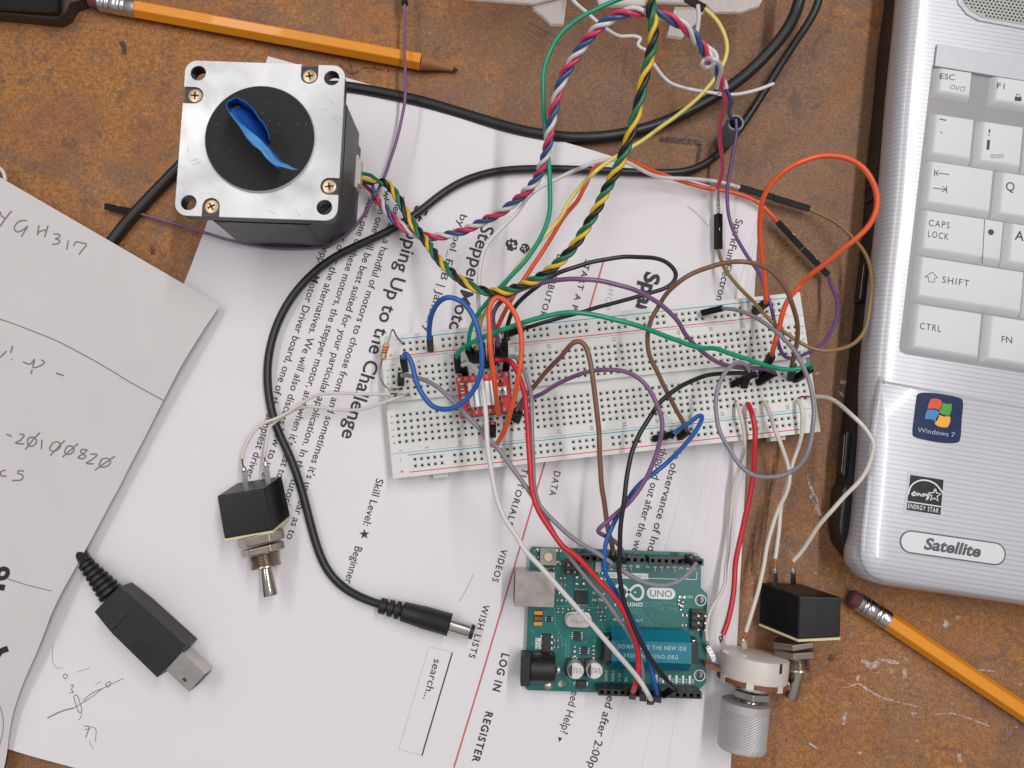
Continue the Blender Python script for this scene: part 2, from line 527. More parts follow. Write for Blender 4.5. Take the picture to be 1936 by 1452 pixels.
# =================================================================== PAPERS
def paper_material(name, rgb, crease=0.0):
    m = mat(name, rgb, 0.75, var=0.015, scale=60, bump=0.05, bscale=500, spec=0.25)
    return m
M_PAPER = paper_material('white_copy_paper', (231, 227, 230))
M_NOTE = paper_material('note_paper', (211, 206, 206))

TR = P(1440, 380, 2.9)
def sheet_axes(deg):
    """page frame with its printed top-left... corner at TR; 'down' runs along the right-hand edge in the photo"""
    a = radians(deg)
    return V((-sin(a), -cos(a), 0)), V((-cos(a), sin(a), 0))
SH_DN, SH_LF = sheet_axes(16.9)
def sheet_z(x, y):
    d = V((x, y, 0)) - V((TR.x, TR.y, 0))
    u = d.dot(SH_DN); w = d.dot(SH_LF)
    z = 2.85 + 0.16 * sin(w * 0.05 + 1.0) * sin(u * 0.021) + 0.12 * sin(w * 0.11 + u * 0.013)
    z -= 2.3 * smooth01((w - 165) / 52)
    z -= 1.4 * smooth01((u - 215) / 64)
    # long soft ripples along the right-hand edge and a lifted corner at bottom left
    z += 0.5 * smooth01((24 - w) / 24) * (0.5 + 0.5 * sin(u * 0.045))
    z += 0.50 * mnoise.noise((x * 0.034, y * 0.034, 1.7)) + 0.24 * mnoise.noise((x * 0.075, y * 0.06, 5.2))
    c = smooth01((u - 235) / 44) * smooth01((w - 170) / 46)
    z += 4.0 * c
    return max(z, 0.25)

def page_grid(mb, corner, dn, lf, H, W, zf, nu=56, nw=44, mi=0, grow=0.0):
    vs = []
    for i in range(nu + 1):
        for j in range(nw + 1):
            p = V((corner.x, corner.y, 0)) + dn * (H * i / nu) + lf * ((W + grow * (i / nu) ** 2) * j / nw)
            vs.append((p.x, p.y, zf(p.x, p.y)))
    k = nw + 1
    mb.add(vs, [(i * k + j, i * k + j + 1, (i + 1) * k + j + 1, (i + 1) * k + j) for i in range(nu) for j in range(nw)], mi)

PG = MB()
page_grid(PG, TR, SH_DN, SH_LF, 289.0, 212.5, sheet_z, grow=13.0)
ZP = 2.9
def pt(s, a, b, cap, bold=0.0, mi=1):
    px_text(PG, s, a, b, cap, ZP, mi, bold, surf=sheet_z, lift_=0.19)
pt('Stepping Up to the Challenge', (786, 388), (645, 826), 27, 0.012)
pt('by Joel_E_B | January 28, 2013', (871, 405), (768, 726), 14.5)
pt('Stepper Motor', (911, 424), (842, 640), 26, 0.012)
pt("There are a handful of motors to choose from, and sometimes it's unclear as to", (752, 368), (541, 1018), 14.5, 0.004)
pt('which one will be best suited for your particular application. In this tutorial', (728, 358), (531, 965), 14.5, 0.004)
pt("discuss one of these motors, the stepper motor, and when it's best to", (701, 360), (522, 903), 14.5, 0.004)
pt('stepper motor over the alternatives. We will also discuss how to use', (678, 342), (494, 900), 14.5, 0.004)
pt('the Stepper Motor Driver board, one of the simplest driver', (625, 422), (464, 903), 14.5, 0.004)
pt('Skill Level:', (712, 904), (686, 992), 14.5, 0.004)
pt('Beginner', (672, 1032), (652, 1101), 14.5, 0.004)
pt('search...', (821, 1245), (800, 1321), 14)
pt('WISH LISTS', (914, 1142), (886, 1242), 12, 0.012)
pt('VIDEOS', (948, 1037), (930, 1098), 12, 0.012)
pt('DATA', (1048, 890), (1038, 936), 12.5, 0.006)
pt('TUTORIALS', (988, 884), (957, 992), 12, 0.012)
pt('LOG IN', (949, 1234), (931, 1304), 14, 0.026)
pt('REGISTER', (919, 1344), (892, 1440), 13.5, 0.026)
pt('Need Help?', (1086, 1290), (1059, 1385), 14.5)
pt('in observance of Independence day. Orders placed after 2:00pm', (1275, 852), (1106, 1470), 14.5, 0.004)
pt('shipped out after the weekend', (1249, 845), (1180, 1092), 14.5, 0.004)
pt('SparkFun Electronics', (1391, 414), (1347, 590), 14.5, 0.002)
pt('Spark', (1222, 512), (1193, 616), 29, 0.04)
pt('START A PROJECT', (1107, 490), (1060, 655), 11.5, 0.012)
pt('DISTRIBUTORS', (1054, 480), (1018, 606), 11.5, 0.012)
pt('SHOP', (1152, 535), (1141, 585), 13, 0.0, 3)
def pstroke(pts, w, mi, **k):
    PG.stroke([P(p[0], p[1], ZP) for p in pts], w, sheet_z, mi, lift_=0.13, **k)
pstroke([(1143, 487), (1080, 700), (1030, 874), (1000, 977), (935, 1197), (858, 1452)], 0.62, 2)
box_ = zm(650, 1052, 3.63, (585, 620), (745, 660), (535, 1370), (375, 1325))
pstroke([box_[0], box_[1]], 0.15, 3, smooth=False); pstroke([box_[0], box_[3]], 0.15, 3, smooth=False)
pstroke([box_[3], box_[2]], 0.15, 3, smooth=False); pstroke([box_[1], box_[2]], 0.5, 1, smooth=False)
# star and the small drop-down mark
sc = P(689, 1010, ZP); sd = (P(682, 1032, ZP) - P(689, 1010, ZP)).normalized()
st = []
for k in range(10):
    a = math.atan2(-sd.x, sd.y) + pi * k / 5
    r_ = 2.1 if k % 2 == 0 else 0.85
    st.append((sc.x + r_ * cos(a), sc.y + r_ * sin(a), sheet_z(sc.x, sc.y) + 0.13))
st.append((sc.x, sc.y, sheet_z(sc.x, sc.y) + 0.13))
PG.add(st, [(k, (k + 1) % 10, 10) for k in range(10)], 1)
tri = [P(*p, ZP) for p in zm(650, 1052, 3.63, (1470, 1240), (1500, 1248), (1480, 1275))]
PG.add([(p.x, p.y, sheet_z(p.x, p.y) + 0.13) for p in tri], [(0, 1, 2)], 1)
# a plain dark printed emblem
er = random.Random(3)
for cx_, cy_, r_ in ((968, 462, 2.7), (993, 470, 2.1)):
    p = P(cx_, cy_, ZP)
    ring_ = []
    for k in range(26):
        rr_ = r_ * er.uniform(0.72, 1.12); a = 2 * pi * k / 26
        ring_.append((p.x + rr_ * cos(a), p.y + rr_ * sin(a), sheet_z(p.x, p.y) + 0.14))
    PG.add(ring_ + [(p.x, p.y, sheet_z(p.x, p.y) + 0.14)], [(k, (k + 1) % 26, 26) for k in range(26)], 1)
    for k in range(6):
        a = er.uniform(0, 6.28); q0 = er.uniform(0.1, 0.6) * r_
        PG.disc((p.x + q0 * cos(a), p.y + q0 * sin(a), sheet_z(p.x, p.y) + 0.17 + 0.002 * k), r_ * er.uniform(0.1, 0.2), 0, 9)
# fine pencil drawing near the bottom left corner and a scratch at the top right
for pts, w in ((((325, 1110), (420, 1065), (500, 1045)), 0.45), (((500, 1045), (600, 985), (700, 910), (830, 848)), 0.25),
               (((495, 965), (515, 958), (535, 1000), (552, 1070), (535, 1075), (515, 1030), (495, 965)), 0.28), (((552, 1072), (545, 1110), (530, 1130)), 0.22),
               (((560, 1000), (600, 960), (650, 930), (690, 915)), 0.3), (((710, 885), (738, 868), (745, 888), (722, 906), (710, 885)), 0.3),
               (((570, 1170), (605, 1175), (590, 1215), (580, 1250)), 0.35), (((575, 1195), (610, 1185)), 0.3), (((615, 1175), (645, 1190), (642, 1280)), 0.22),
               (((420, 830), (435, 815), (450, 828), (435, 848), (420, 830)), 0.3), (((470, 895), (492, 890), (480, 920), (492, 940), (465, 942)), 0.3),
               (((510, 805), (560, 788), (600, 775)), 0.14), (((640, 890), (680, 865)), 0.14), (((345, 620), (350, 730), (375, 770), (420, 775)), 0.14),
               (((600, 1270), (625, 1330)), 0.14)):
    pstroke(zm(0, 1050, 3.612, *pts), w, 4)
pstroke(zm(1200, 250, 3.872, (385, 540), (460, 600), (540, 690)), 0.4, 3)
pstroke(zm(650, 1052, 3.63, (890, 120), (850, 210), (790, 310)), 0.14, 4)
tag(PG.build('printed_page', [M_PAPER, M_INK, M_INKRED, M_INKPALE, M_PENCIL], smooth=60),
    'white page printed with an article, lying under the breadboard and the motor', 'paper')

for i, (deg, dz, sh) in enumerate(((13.6, 2.3, 1.2), (10.8, 1.75, -0.6), (8.2, 1.2, 0.8), (4.6, 0.6, 0.0))):
    dn, lf = sheet_axes(deg)
    k0 = V((TR.x + sh - 0.6, TR.y - 1.0 * (i + 1), 0))
    def zf(x, y, dn=dn, lf=lf, k0=k0, dz=dz, i=i):
        d = V((x, y, 0)) - k0
        u = d.dot(dn); w = d.dot(lf)
        rip = smooth01((40 - w) / 40) * (0.5 + 0.5 * sin(u * 0.03 + i * 1.3)) * 0.25 * smooth01((u - 60) / 60)
        return min(dz + rip, max(0.12, sheet_z(x, y) - 0.45 - 0.12 * i)) if w > 45 else dz + rip
    mb = MB()
    page_grid(mb, k0, dn, lf, 279.4, 90.0, zf, 50, 30)
    tag(mb.build('loose_page', [M_PAPER], smooth=60),
        ('blank white page fanned out just beneath the printed page', 'blank white page fanned out second beneath the printed page',
         'blank white page fanned out third beneath the printed page', 'lowest blank white page, its edge lying nearest the red wire')[i],
        'paper', 'white pages fanned out under the printed page')

# handwritten sheet
NZ = 5.0
FOLDS = (((225, 440), (292, 720), 0.9, 5.0), ((330, 560), (262, 720), 0.6, 6.0), ((-20, 520), (150, 1020), 0.9, 7.0), ((160, 740), (250, 980), -0.6, 5.0), ((20, 980), (120, 1200), 0.8, 6.0))
def note_z(x, y):
    e = P(415, 580, NZ)
    z = 8.0 + 0.8 * sin(x * 0.045 + y * 0.02) + 0.5 * sin(y * 0.06 - x * 0.03)
    # comes down towards the right edge
    a = P(418, 577, NZ); b = P(30, 1345, NZ)
    d = (b - a).normalized(); n = V((d.y, -d.x, 0))
    s_ = (V((x, y, 0)) - V((a.x, a.y, 0))).dot(n)
    z = z - 2.2 * smooth01((20 + s_) / 30) if n.x > 0 else z - 2.2 * smooth01((20 - s_) / 30)
    a2 = P(0, 335, NZ); d2 = (P(418, 577, NZ) - a2).normalized(); n2 = V((-d2.y, d2.x, 0))
    s2 = (V((x, y, 0)) - V((a2.x, a2.y, 0))).dot(n2)
    z -= 1.4 * smooth01((12 + s2) / 12)
    for (ax_, ay_), (bx_, by_), hh, ww in FOLDS:
        f0 = P(ax_, ay_, NZ); f1 = P(bx_, by_, NZ); fd = f1 - f0; fl = fd.length; fd /= fl
        rel = V((x, y, 0)) - V((f0.x, f0.y, 0)); al_ = rel.dot(fd); ds = abs(rel.x * -fd.y + rel.y * fd.x)
        z += hh * math.exp(-ds / ww) * smooth01(al_ / 12) * smooth01((fl - al_) / 12)
    z += 0.8 * mnoise.noise((x * 0.03, y * 0.03, 9.1)) + 0.36 * mnoise.noise((x * 0.08, y * 0.07, 3.3))
    return max(z, 5.2)
NT = MB()
tl = P(-330, 150, NZ); tr = P(417, 577, NZ); br = [P(*q, NZ) for q in ((340, 706), (250, 876), (158, 1052), (114, 1136), (80, 1220), (32, 1340), (12, 1440), (-10, 1530))]
rgt = spline([V((tr.x, tr.y, 0))] + [V((q.x, q.y, 0)) for q in br], 12)
top = P(0, 335, NZ) - tr
top = V((top.x, top.y, 0)).normalized()
nw = 80; vs_ = []
for i, q in enumerate(rgt):
    for j in range(nw + 1):
        p = q + top * (170.0 * j / nw)
        vs_.append((p.x, p.y, note_z(p.x, p.y)))
k_ = nw + 1
NT.add(vs_, [(i * k_ + j, (i + 1) * k_ + j, (i + 1) * k_ + j + 1, i * k_ + j + 1) for i in range(len(rgt) - 1) for j in range(nw)], 0)
NT.f = [f[::-1] for f in NT.f]
def nstroke(z, pts, w, mi=1):
    NT.stroke([P(p[0], p[1], NZ) for p in (zm(*z, *pts) if z else pts)], w, note_z, mi, lift_=0.14, n=4)
A_ = (0, 300, 3.63); B_ = (0, 700, 3.63); C_ = (0, 1050, 3.612)
W1 = 0.55
for z, pts in ((A_, ((25, 375), (35, 405), (55, 420))), (A_, ((102, 370), (70, 410), (20, 475))),
               (A_, ((205, 435), (160, 438), (118, 480), (135, 512), (185, 495), (212, 472), (190, 510), (165, 545))),
               (A_, ((288, 468), (284, 500), (280, 537))), (A_, ((284, 516), (312, 505), (338, 500))), (A_, ((348, 468), (338, 510), (328, 550))),
               (A_, ((385, 527), (425, 530), (432, 545), (402, 562), (432, 572), (425, 592), (382, 600))), (A_, ((492, 573), (484, 637))),
               (A_, ((530, 612), (545, 582), (580, 590), (616, 600), (590, 640), (570, 672))),
               (A_, ((12, 1352), (28, 1370), (78, 1328))), (A_, ((122, 1292), (110, 1342))), (A_, ((115, 1383), (120, 1388))),
               (A_, ((190, 1402), (238, 1416), (266, 1382), (256, 1440), (332, 1408), (312, 1384))),
               (B_, ((250, 0), (240, 32))), (B_, ((412, 24), (466, 43))), (B_, ((0, 388), (10, 352))),
               (B_, ((72, 440), (106, 456))), (B_, ((160, 440), (190, 445), (165, 480), (128, 500), (188, 507))),
               (B_, ((215, 470), (250, 460), (278, 485), (250, 520), (215, 515), (215, 470))), (B_, ((302, 430), (250, 480), (194, 546))),
               (B_, ((316, 478), (308, 542))),
               (B_, ((385, 500), (420, 492), (438, 520), (400, 555), (365, 545), (385, 500))), (B_, ((466, 482), (420, 530), (368, 586))),
               (B_, ((480, 525), (510, 520), (528, 550), (495, 578), (465, 565), (480, 525))), (B_, ((556, 504), (450, 596))),
               (B_, ((620, 548), (580, 545), (575, 565), (610, 590), (585, 608), (555, 598), (590, 575), (620, 548))),
               (B_, ((640, 575), (685, 580), (655, 610), (612, 638), (662, 642))),
               (B_, ((715, 610), (755, 605), (770, 635), (730, 665), (698, 655), (715, 610))), (B_, ((802, 590), (730, 640), (668, 686))),
               (B_, ((58, 684), (25, 698), (28, 722), (64, 726))), (B_, ((182, 692), (145, 690), (140, 705), (175, 722), (165, 750), (100, 756)))):
    nstroke(z, pts, W1)
nstroke(A_, ((0, 1100), (120, 1140), (250, 1190), (400, 1250), (560, 1330), (780, 1452), (930, 1545), (1140, 1665)), 0.4)
nstroke(C_, ((90, 150), (200, 185), (300, 212), (380, 236)), 0.3)
nstroke(C_, ((0, 960), (30, 1020), (45, 1110), (35, 1210), (0, 1320)), 0.25)
for pts, w in ((((25, 105), (50, 85), (85, 92), (85, 130), (50, 148), (25, 135), (25, 105)), 1.7), (((-30, 205), (20, 205), (75, 211)), 2.2),
               (((-20, 460), (0, 500), (10, 530)), 1.8), (((-30, 720), (20, 680), (50, 640), (98, 620)), 2.2)):
    nstroke(C_, pts, w, 2)
tag(NT.build('note_sheet', [M_NOTE, M_PENCIL, M_MARKER], smooth=60), 'curled note paper with handwritten pencil letters and digits', 'paper')

# =================================================================== BREADBOARD
BRZ = 0.1091
BB = thing('breadboard', 'long white solderless breadboard full of jumper wires', 'breadboard', (-39.01, 8.157, 3.0), BRZ)
MBB = Matrix.Translation((-39.01, 8.157, 3.0)) @ Matrix.Rotation(BRZ, 4, 'Z')
def bb(u, v, h=9.0):
    return MBB @ V((u, v, h))
M_BB = mat('board_plastic', (222, 222, 218), 0.42, var=0.03, scale=40, bump=0.03, spec=0.4)
M_PIT = mat('contact_pit', (48, 44, 40), 0.6)
M_RED = mat('rail_red', (225, 75, 85), 0.6)
M_BLUE = mat('rail_blue', (70, 170, 195), 0.6)
M_GREY = mat('board_print', (112, 110, 108), 0.7)
TOP = 9.0
def hole_field(mb, us, vs, p=2.54):
    """one raised block of square contact holes; cells tile the block"""
    for u in us:
        for v in vs:
            a = p / 2
            rings = [(a, TOP), (0.84, TOP), (0.41, TOP - 0.5), (0.41, TOP - 4)]
            pts = []
            for r, z in rings:
                pts += [(u - r, v - r, z), (u + r, v - r, z), (u + r, v + r, z), (u - r, v + r, z)]
            for k in range(3):
                mb.add(pts[4 * k:4 * k + 8], [(i, (i + 1) % 4, 4 + (i + 1) % 4, 4 + i) for i in range(4)], 1 if k == 2 else 0)
            mb.add(pts[12:], [(0, 1, 2, 3)], 1)
def quad(mb, u0, v0, u1, v1, z, mi=0):
    mb.add([(u0, v0, z), (u1, v0, z), (u1, v1, z), (u0, v1, z)], [(0, 1, 2, 3)], mi)
def bb_text(mb, s, u, v, cap, mi=2):
    """small figures that read up the board"""
    w = {1: 0.62, 2: 1.32}[len(s)] * cap if s not in '1' else 0.35 * cap
    put_text(mb, s, (u + cap / 2, v), (u + cap / 2, v + w), cap, lambda x, y: TOP, mi, lift_=0.04)

h_ = 1.27
E0, E1 = -3.8, 161.28
# terminal strip, two halves with the middle channel
ts = MB()
V0, V1 = -4.2, 32.1
us = [i * 2.54 for i in range(63)]
hole_field(ts, us, [i * 2.54 for i in range(5)])
hole_field(ts, us, [17.78 + i * 2.54 for i in range(5)])
uL, uR = us[0] - h_, us[-1] + h_
quad(ts, E0, V0, E1, -h_, TOP); quad(ts, E0, 27.94 + h_, E1, V1, TOP)
for a, b_ in ((-h_, 10.16 + h_), (17.78 - h_, 27.94 + h_)):
    quad(ts, E0, a, uL, b_, TOP); quad(ts, uR, a, E1, b_, TOP)
c0, c1 = 12.35, 15.6
quad(ts, E0, 10.16 + h_, E1, c0, TOP); quad(ts, E0, c1, E1, 17.78 - h_, TOP); quad(ts, E0, c0, E1, c1, TOP - 2.2)
ts.add([(E0, c0, TOP), (E1, c0, TOP), (E1, c0, TOP - 2.2), (E0, c0, TOP - 2.2)], [(0, 1, 2, 3)])
ts.add([(E0, c1, TOP - 2.2), (E1, c1, TOP - 2.2), (E1, c1, TOP), (E0, c1, TOP)], [(0, 1, 2, 3)])
def walls(mb, u0, v0, u1, v1):
    for a, b_ in (((u0, v0), (u1, v0)), ((u1, v0), (u1, v1)), ((u1, v1), (u0, v1)), ((u0, v1), (u0, v0))):
        mb.add([(*a, 0), (*b_, 0), (*b_, TOP), (*a, TOP)], [(0, 1, 2, 3)])
    quad(mb, u0, v0, u1, v1, 0)
walls(ts, E0, V0, E1, V1)
for i, ch in enumerate('abcde'):
    bb_text(ts, ch, -2.35, i * 2.54 - 0.5, 1.25); bb_text(ts, 'fghij'[i], -2.35, 17.78 + i * 2.54 - 0.5, 1.25)
    bb_text(ts, ch, 159.8, i * 2.54 - 0.5, 1.25); bb_text(ts, 'fghij'[i], 159.8, 17.78 + i * 2.54 - 0.5, 1.25)
for n_ in [1] + list(range(5, 64, 5)):
    bb_text(ts, str(n_), (n_ - 1) * 2.54, -3.6, 1.35); bb_text(ts, str(n_), (n_ - 1) * 2.54, 29.7, 1.35)
ts.build('terminal_strip', [M_BB, M_PIT, M_GREY], BB)
def rail(vlo, vhi, v_in, blue_first, name='power_rail'):
    mb = MB()
    rows = [v_in, v_in + 2.54]
    cols = [(2 + g * 6 + k) * 2.54 for g in range(10) for k in range(5)]
    hole_field(mb, cols, rows)
    a, b_ = rows[0] - h_, rows[1] + h_
    quad(mb, E0, vlo, E1, a, TOP); quad(mb, E0, b_, E1, vhi, TOP)
    edges = [E0]
    for g in range(10):
        edges += [(2 + g * 6) * 2.54 - h_, (2 + g * 6 + 4) * 2.54 + h_]
    edges.append(E1)
    for k in range(0, len(edges), 2):
        quad(mb, edges[k], a, edges[k + 1], b_, TOP)
    walls(mb, E0, vlo, E1, vhi)
    yb, yr = (rows[1] + 1.95, rows[0] - 2.05) if blue_first else (rows[1] + 1.95, rows[0] - 2.05)
    for y, mi in ((yb, 3), (yr, 2)):
        quad(mb, 2.6, y - 0.19, 155.2, y + 0.19, TOP + 0.03, mi)
    for ux in (-0.2, 158.0):
        quad(mb, ux - 0.13, rows[1] - 0.6, ux + 0.13, rows[1] + 0.7, TOP + 0.03, 3)
        quad(mb, ux - 0.15, yr - 0.2, ux + 0.15, yr + 1.2, TOP + 0.03, 2); quad(mb, ux - 0.7, yr + 0.35, ux + 0.7, yr + 0.65, TOP + 0.034, 2)
    mb.build(name, [M_BB, M_PIT, M_RED, M_BLUE], BB)
rail(-13.55, V0 - 0.12, -9.74, True)
rail(V1 + 0.12, 41.4, 35.14, True)
for u0, v0, v1 in ((11, -15.3, -13.58), (143, -15.3, -13.58)):
    mb = MB(); mb.box((u0 + 3, (v0 + v1) / 2, 2.6), (6, v1 - v0, 5.0)); mb.build('side_tab', M_BB, BB, bevel=0.25)
mb = MB(); mb.box((E0 - 0.8, 1.0, 2.6), (1.55, 5, 5)); mb.build('side_tab', M_BB, BB, bevel=0.25)

# =================================================================== STEPPER MOTOR
MR, MZ = -0.0315, 46.59
MO = (-84.746, 113.1785, 2.9)
MT = thing('stepper_motor', 'square stepper motor with an aluminium face and black body', 'motor', MO, MR)
MMT = Matrix.Translation(MO) @ Matrix.Rotation(MR, 4, 'Z')
MIV = MMT.inverted()
def ml(x, y, z):
    return MIV @ P(x, y, z)
mh = MZ - MO[2]                                     # height of the machined face in the motor's own frame
M_ALU = bpy.data.materials.new('turned_aluminium'); M_ALU.use_nodes = True
def alu():
    nt = M_ALU.node_tree; N = nt.nodes; b = N['Principled BSDF']
    tc = N.new('ShaderNodeTexCoord'); sx = N.new('ShaderNodeSeparateXYZ')
    nt.links.new(tc.outputs['Object'], sx.inputs[0])
    ln = N.new('ShaderNodeVectorMath'); ln.operation = 'LENGTH'
    cb = N.new('ShaderNodeCombineXYZ'); nt.links.new(sx.outputs['X'], cb.inputs[0]); nt.links.new(sx.outputs['Y'], cb.inputs[1])
    nt.links.new(cb.outputs[0], ln.inputs[0])
    w = N.new('ShaderNodeTexNoise'); w.noise_dimensions = '1D'; w.inputs['Scale'].default_value = 4000; w.inputs['Detail'].default_value = 3
    nt.links.new(ln.outputs['Value'], w.inputs['W'])
    b.inputs['Base Color'].default_value = (0.66, 0.66, 0.66, 1)
    b.inputs['Metallic'].default_value = 0.55
    b.inputs['Roughness'].default_value = 0.42
    b.inputs['Anisotropic'].default_value = 0.85
    tg = N.new('ShaderNodeTangent'); tg.direction_type = 'RADIAL'; tg.axis = 'Z'
    nt.links.new(tg.outputs[0], b.inputs['Tangent'])
    bp = N.new('ShaderNodeBump'); bp.inputs['Strength'].default_value = 0.12; bp.inputs['Distance'].default_value = 0.0001
    nt.links.new(w.outputs['Fac'], bp.inputs['Height']); nt.links.new(bp.outputs[0], b.inputs['Normal'])
    sm = N.new('ShaderNodeTexNoise'); sm.inputs['Scale'].default_value = 90; sm.inputs['Detail'].default_value = 6; sm.inputs['Distortion'].default_value = 1.2
    nt.links.new(tc.outputs['Object'], sm.inputs['Vector'])
    r1 = N.new('ShaderNodeMapRange'); r1.inputs['From Min'].default_value = 0.35; r1.inputs['From Max'].default_value = 0.7; r1.inputs['To Min'].default_value = 0.38; r1.inputs['To Max'].default_value = 0.45
    nt.links.new(sm.outputs['Fac'], r1.inputs['Value']); nt.links.new(r1.outputs[0], b.inputs['Roughness'])
    cr = N.new('ShaderNodeValToRGB'); ce = cr.color_ramp.elements
    ce[0].position = 0.3; ce[0].color = (0.70, 0.70, 0.70, 1); ce[1].position = 0.72; ce[1].color = (0.64, 0.64, 0.65, 1)
    nt.links.new(sm.outputs['Fac'], cr.inputs[0]); nt.links.new(cr.outputs[0], b.inputs['Base Color'])
alu()
M_MOTOR = mat('motor_black', (44, 44, 46), 0.38, var=0.15, scale=120, bump=0.05)
M_MOTOR2 = mat('motor_stack', (62, 61, 63), 0.42, 0.3, var=0.15, scale=150)
hp = 23.57
scr = [ml(368, 180, MZ), ml(585, 143, MZ), ml(622, 352, MZ), ml(399, 390, MZ)]
half = 28.2
# outline with a round notch open to the edge for each screw
def outline():
    o = []
    R = 4.2; nr = 3.05
    def arc(cx, cy, r, a0, a1, n):
        return [(cx + r * cos(radians(a0 + (a1 - a0) * k / n)), cy + r * sin(radians(a0 + (a1 - a0) * k / n))) for k in range(n + 1)]
    sL, sT, sR, sB = scr
    o += arc(half - R, -half + R, R, -90, 0, 6)
    y = sR.y; o += [(half, y - nr)] + arc(sR.x, y, nr, 270, 90, 14) + [(half, y + nr)]
    o += arc(half - R, half - R, R, 0, 90, 6)
    x = sT.x; o += [(x + nr, half)] + arc(x, sT.y, nr, 0, -180, 14) + [(x - nr, half)]
    o += arc(-half + R, half - R, R, 90, 180, 6)
    y = sL.y; o += [(-half, y + nr)] + arc(sL.x, y, nr, 90, -90, 14) + [(-half, y - nr)]
    o += arc(-half + R, -half + R, R, 180, 270, 6)
    x = sB.x; o += [(x - nr, -half)] + arc(x, sB.y, nr, 180, 0, 14) + [(x + nr, -half)]
    return o
holes = [circ(sx_ * hp, sy_ * hp, 2.75) for sx_ in (-1, 1) for sy_ in (-1, 1)]
mb = MB(); mb.add(*holes_prism(outline(), holes, mh - 0.7, mh))
for pts in (((622, 188), (632, 200)), ((634, 215), (645, 226)), ((627, 222), (640, 229)), ((360, 305), (374, 300)), ((362, 312), (380, 306)), ((355, 275), (357, 290)), ((560, 398), (566, 408)), ((610, 205), (618, 209)), ((505, 398), (520, 404))):
    mb.stroke([ml(x, y, MZ) for x, y in pts], 0.16, lambda x, y: mh, 1, lift_=0.02, taper=True)
mb.build('face_plate', [M_ALU, mat('scratch_grey', (142, 142, 144), 0.5)], MT, bevel=0.15)
mb = MB(); mb.add(*holes_prism(rrect(-half + .25, -half + .25, half - .25, half - .25, 4.2), holes, mh - 5.6, mh - 0.72))
mb.build('front_flange', M_MOTOR, MT, bevel=0.3)
def octa(a, c):
    return [(a, -a + c), (a, a - c), (a - c, a), (-a + c, a), (-a, a - c), (-a, -a + c), (-a + c, -a), (a - c, -a)]
mb = MB(); mb.prism(octa(28.0, 11.0), 12, mh - 7.2); mb.build('body', M_MOTOR, MT, bevel=0.3)
mb = MB(); mb.prism(octa(27.6, 11.0), mh - 7.2, mh - 5.62); mb.build('stack_ring', M_MOTOR2, MT)
mb = MB(); mb.prism(octa(26.6, 11.0), 0, 11.98); mb.build('rear_cap', M_MOTOR2, MT, bevel=0.6)
mb = MB()
mb.lathe((0, 0, mh - 0.2), (0, 0, mh + 5), [(0, 19.35), (1.1, 19.3), (1.35, 19.05)], 72, 1)
mb.lathe((0, 0, mh + 1.16), (0, 0, mh + 5), [(0, 19.0), (0.12, 18.98)], 72, 0)
for k in range(26):
    a, r_ = rnd.uniform(0, 6.28), rnd.uniform(4, 18)
    mb.stroke([(r_ * cos(a), r_ * sin(a)), (r_ * cos(a) + rnd.uniform(-.7, .7), r_ * sin(a) + rnd.uniform(-.6, .6))], rnd.uniform(0.08, 0.2), lambda x, y: mh + 1.28, 2, lift_=0.02)
mb.build('pilot_disc', [mat('black_coating', (36, 35, 35), 0.8, var=0.35, scale=700, bump=0.25), M_ALU, mat('disc_scratch', (120, 118, 112), 0.7)], MT, smooth=30)
mb = MB(); mb.lathe((0, 0, mh + 1.7), (0, 0, mh + 20), [(0, 3.0), (3.5, 3.0), (4, 2.6)], 24); mb.build('shaft', M_STEEL, MT, smooth=30)
M_SCREW = mat('zinc_screw', (205, 180, 150), 0.35, 0.9, var=0.2, scale=800)
for s_ in scr:
    mb = MB()
    a = rnd.uniform(0, 1.5)
    mb.lathe((s_.x, s_.y, mh - 2.0), (s_.x, s_.y, mh + 4), [(0, 2.75), (1.2, 2.75), (1.7, 2.35), (1.85, 1.75)], 28)
    for k in range(2):
        R_ = Matrix.Translation((s_.x, s_.y, mh - 0.08)) @ Matrix.Rotation(a + k * pi / 2, 4, 'Z')
        mb.box((0, 0, 0), (2.7, 0.62, 0.12), 1, R_)
    mb.build('screw', [M_SCREW, mat('screw_recess', (84, 70, 52), 0.5, 0.7)], MT, smooth=35)
c_ = ml(674, 332, 13)
mb = MB(); mb.box((c_.x - 1.5, c_.y, 12), (6, 13.0, 7)); mb.box((c_.x + 1.0, c_.y, 12.5), (3, 10, 4.6)); mb.build('wire_socket', mat('socket_white', (205, 200, 190), 0.5), MT, bevel=0.4)
# folded flag of blue tape on the shaft
M_TAPE = mat('blue_tape', (30, 108, 190), 0.55, var=0.12, scale=250, bump=0.12)
def loft(mb, Tp, Bt, mi=0, n=6):
    a = spline([ml(*p) for p in Tp], n); b_ = spline([ml(*p) for p in Bt], n)
    k = len(a)
    m = 6
    rows_ = []
    for j in range(m + 1):
        for x, y in zip(a, b_):
            p = x.lerp(y, j / m)
            e = 0.55 if 0 < j < m else 0.3
            p = p + V((mnoise.noise(p * 0.33), mnoise.noise(p * 0.33 + V((9, 3, 1))), mnoise.noise(p * 0.3 + V((2, 8, 4))))) * e
            rows_.append(p)
    mb.add(rows_, [(j * k + i, j * k + i + 1, (j + 1) * k + i + 1, (j + 1) * k + i) for j in range(m) for i in range(k - 1)], mi)
zt = MZ + 15
mb = MB()
loft(mb, [(446, 184, zt), (470, 196, zt), (490, 222, zt), (506, 246, zt), (509, 264, zt - 2)],
         [(452, 200, MZ + 4), (476, 212, MZ + 4), (497, 236, MZ + 4), (510, 254, MZ + 4), (512, 268, MZ + 4)])
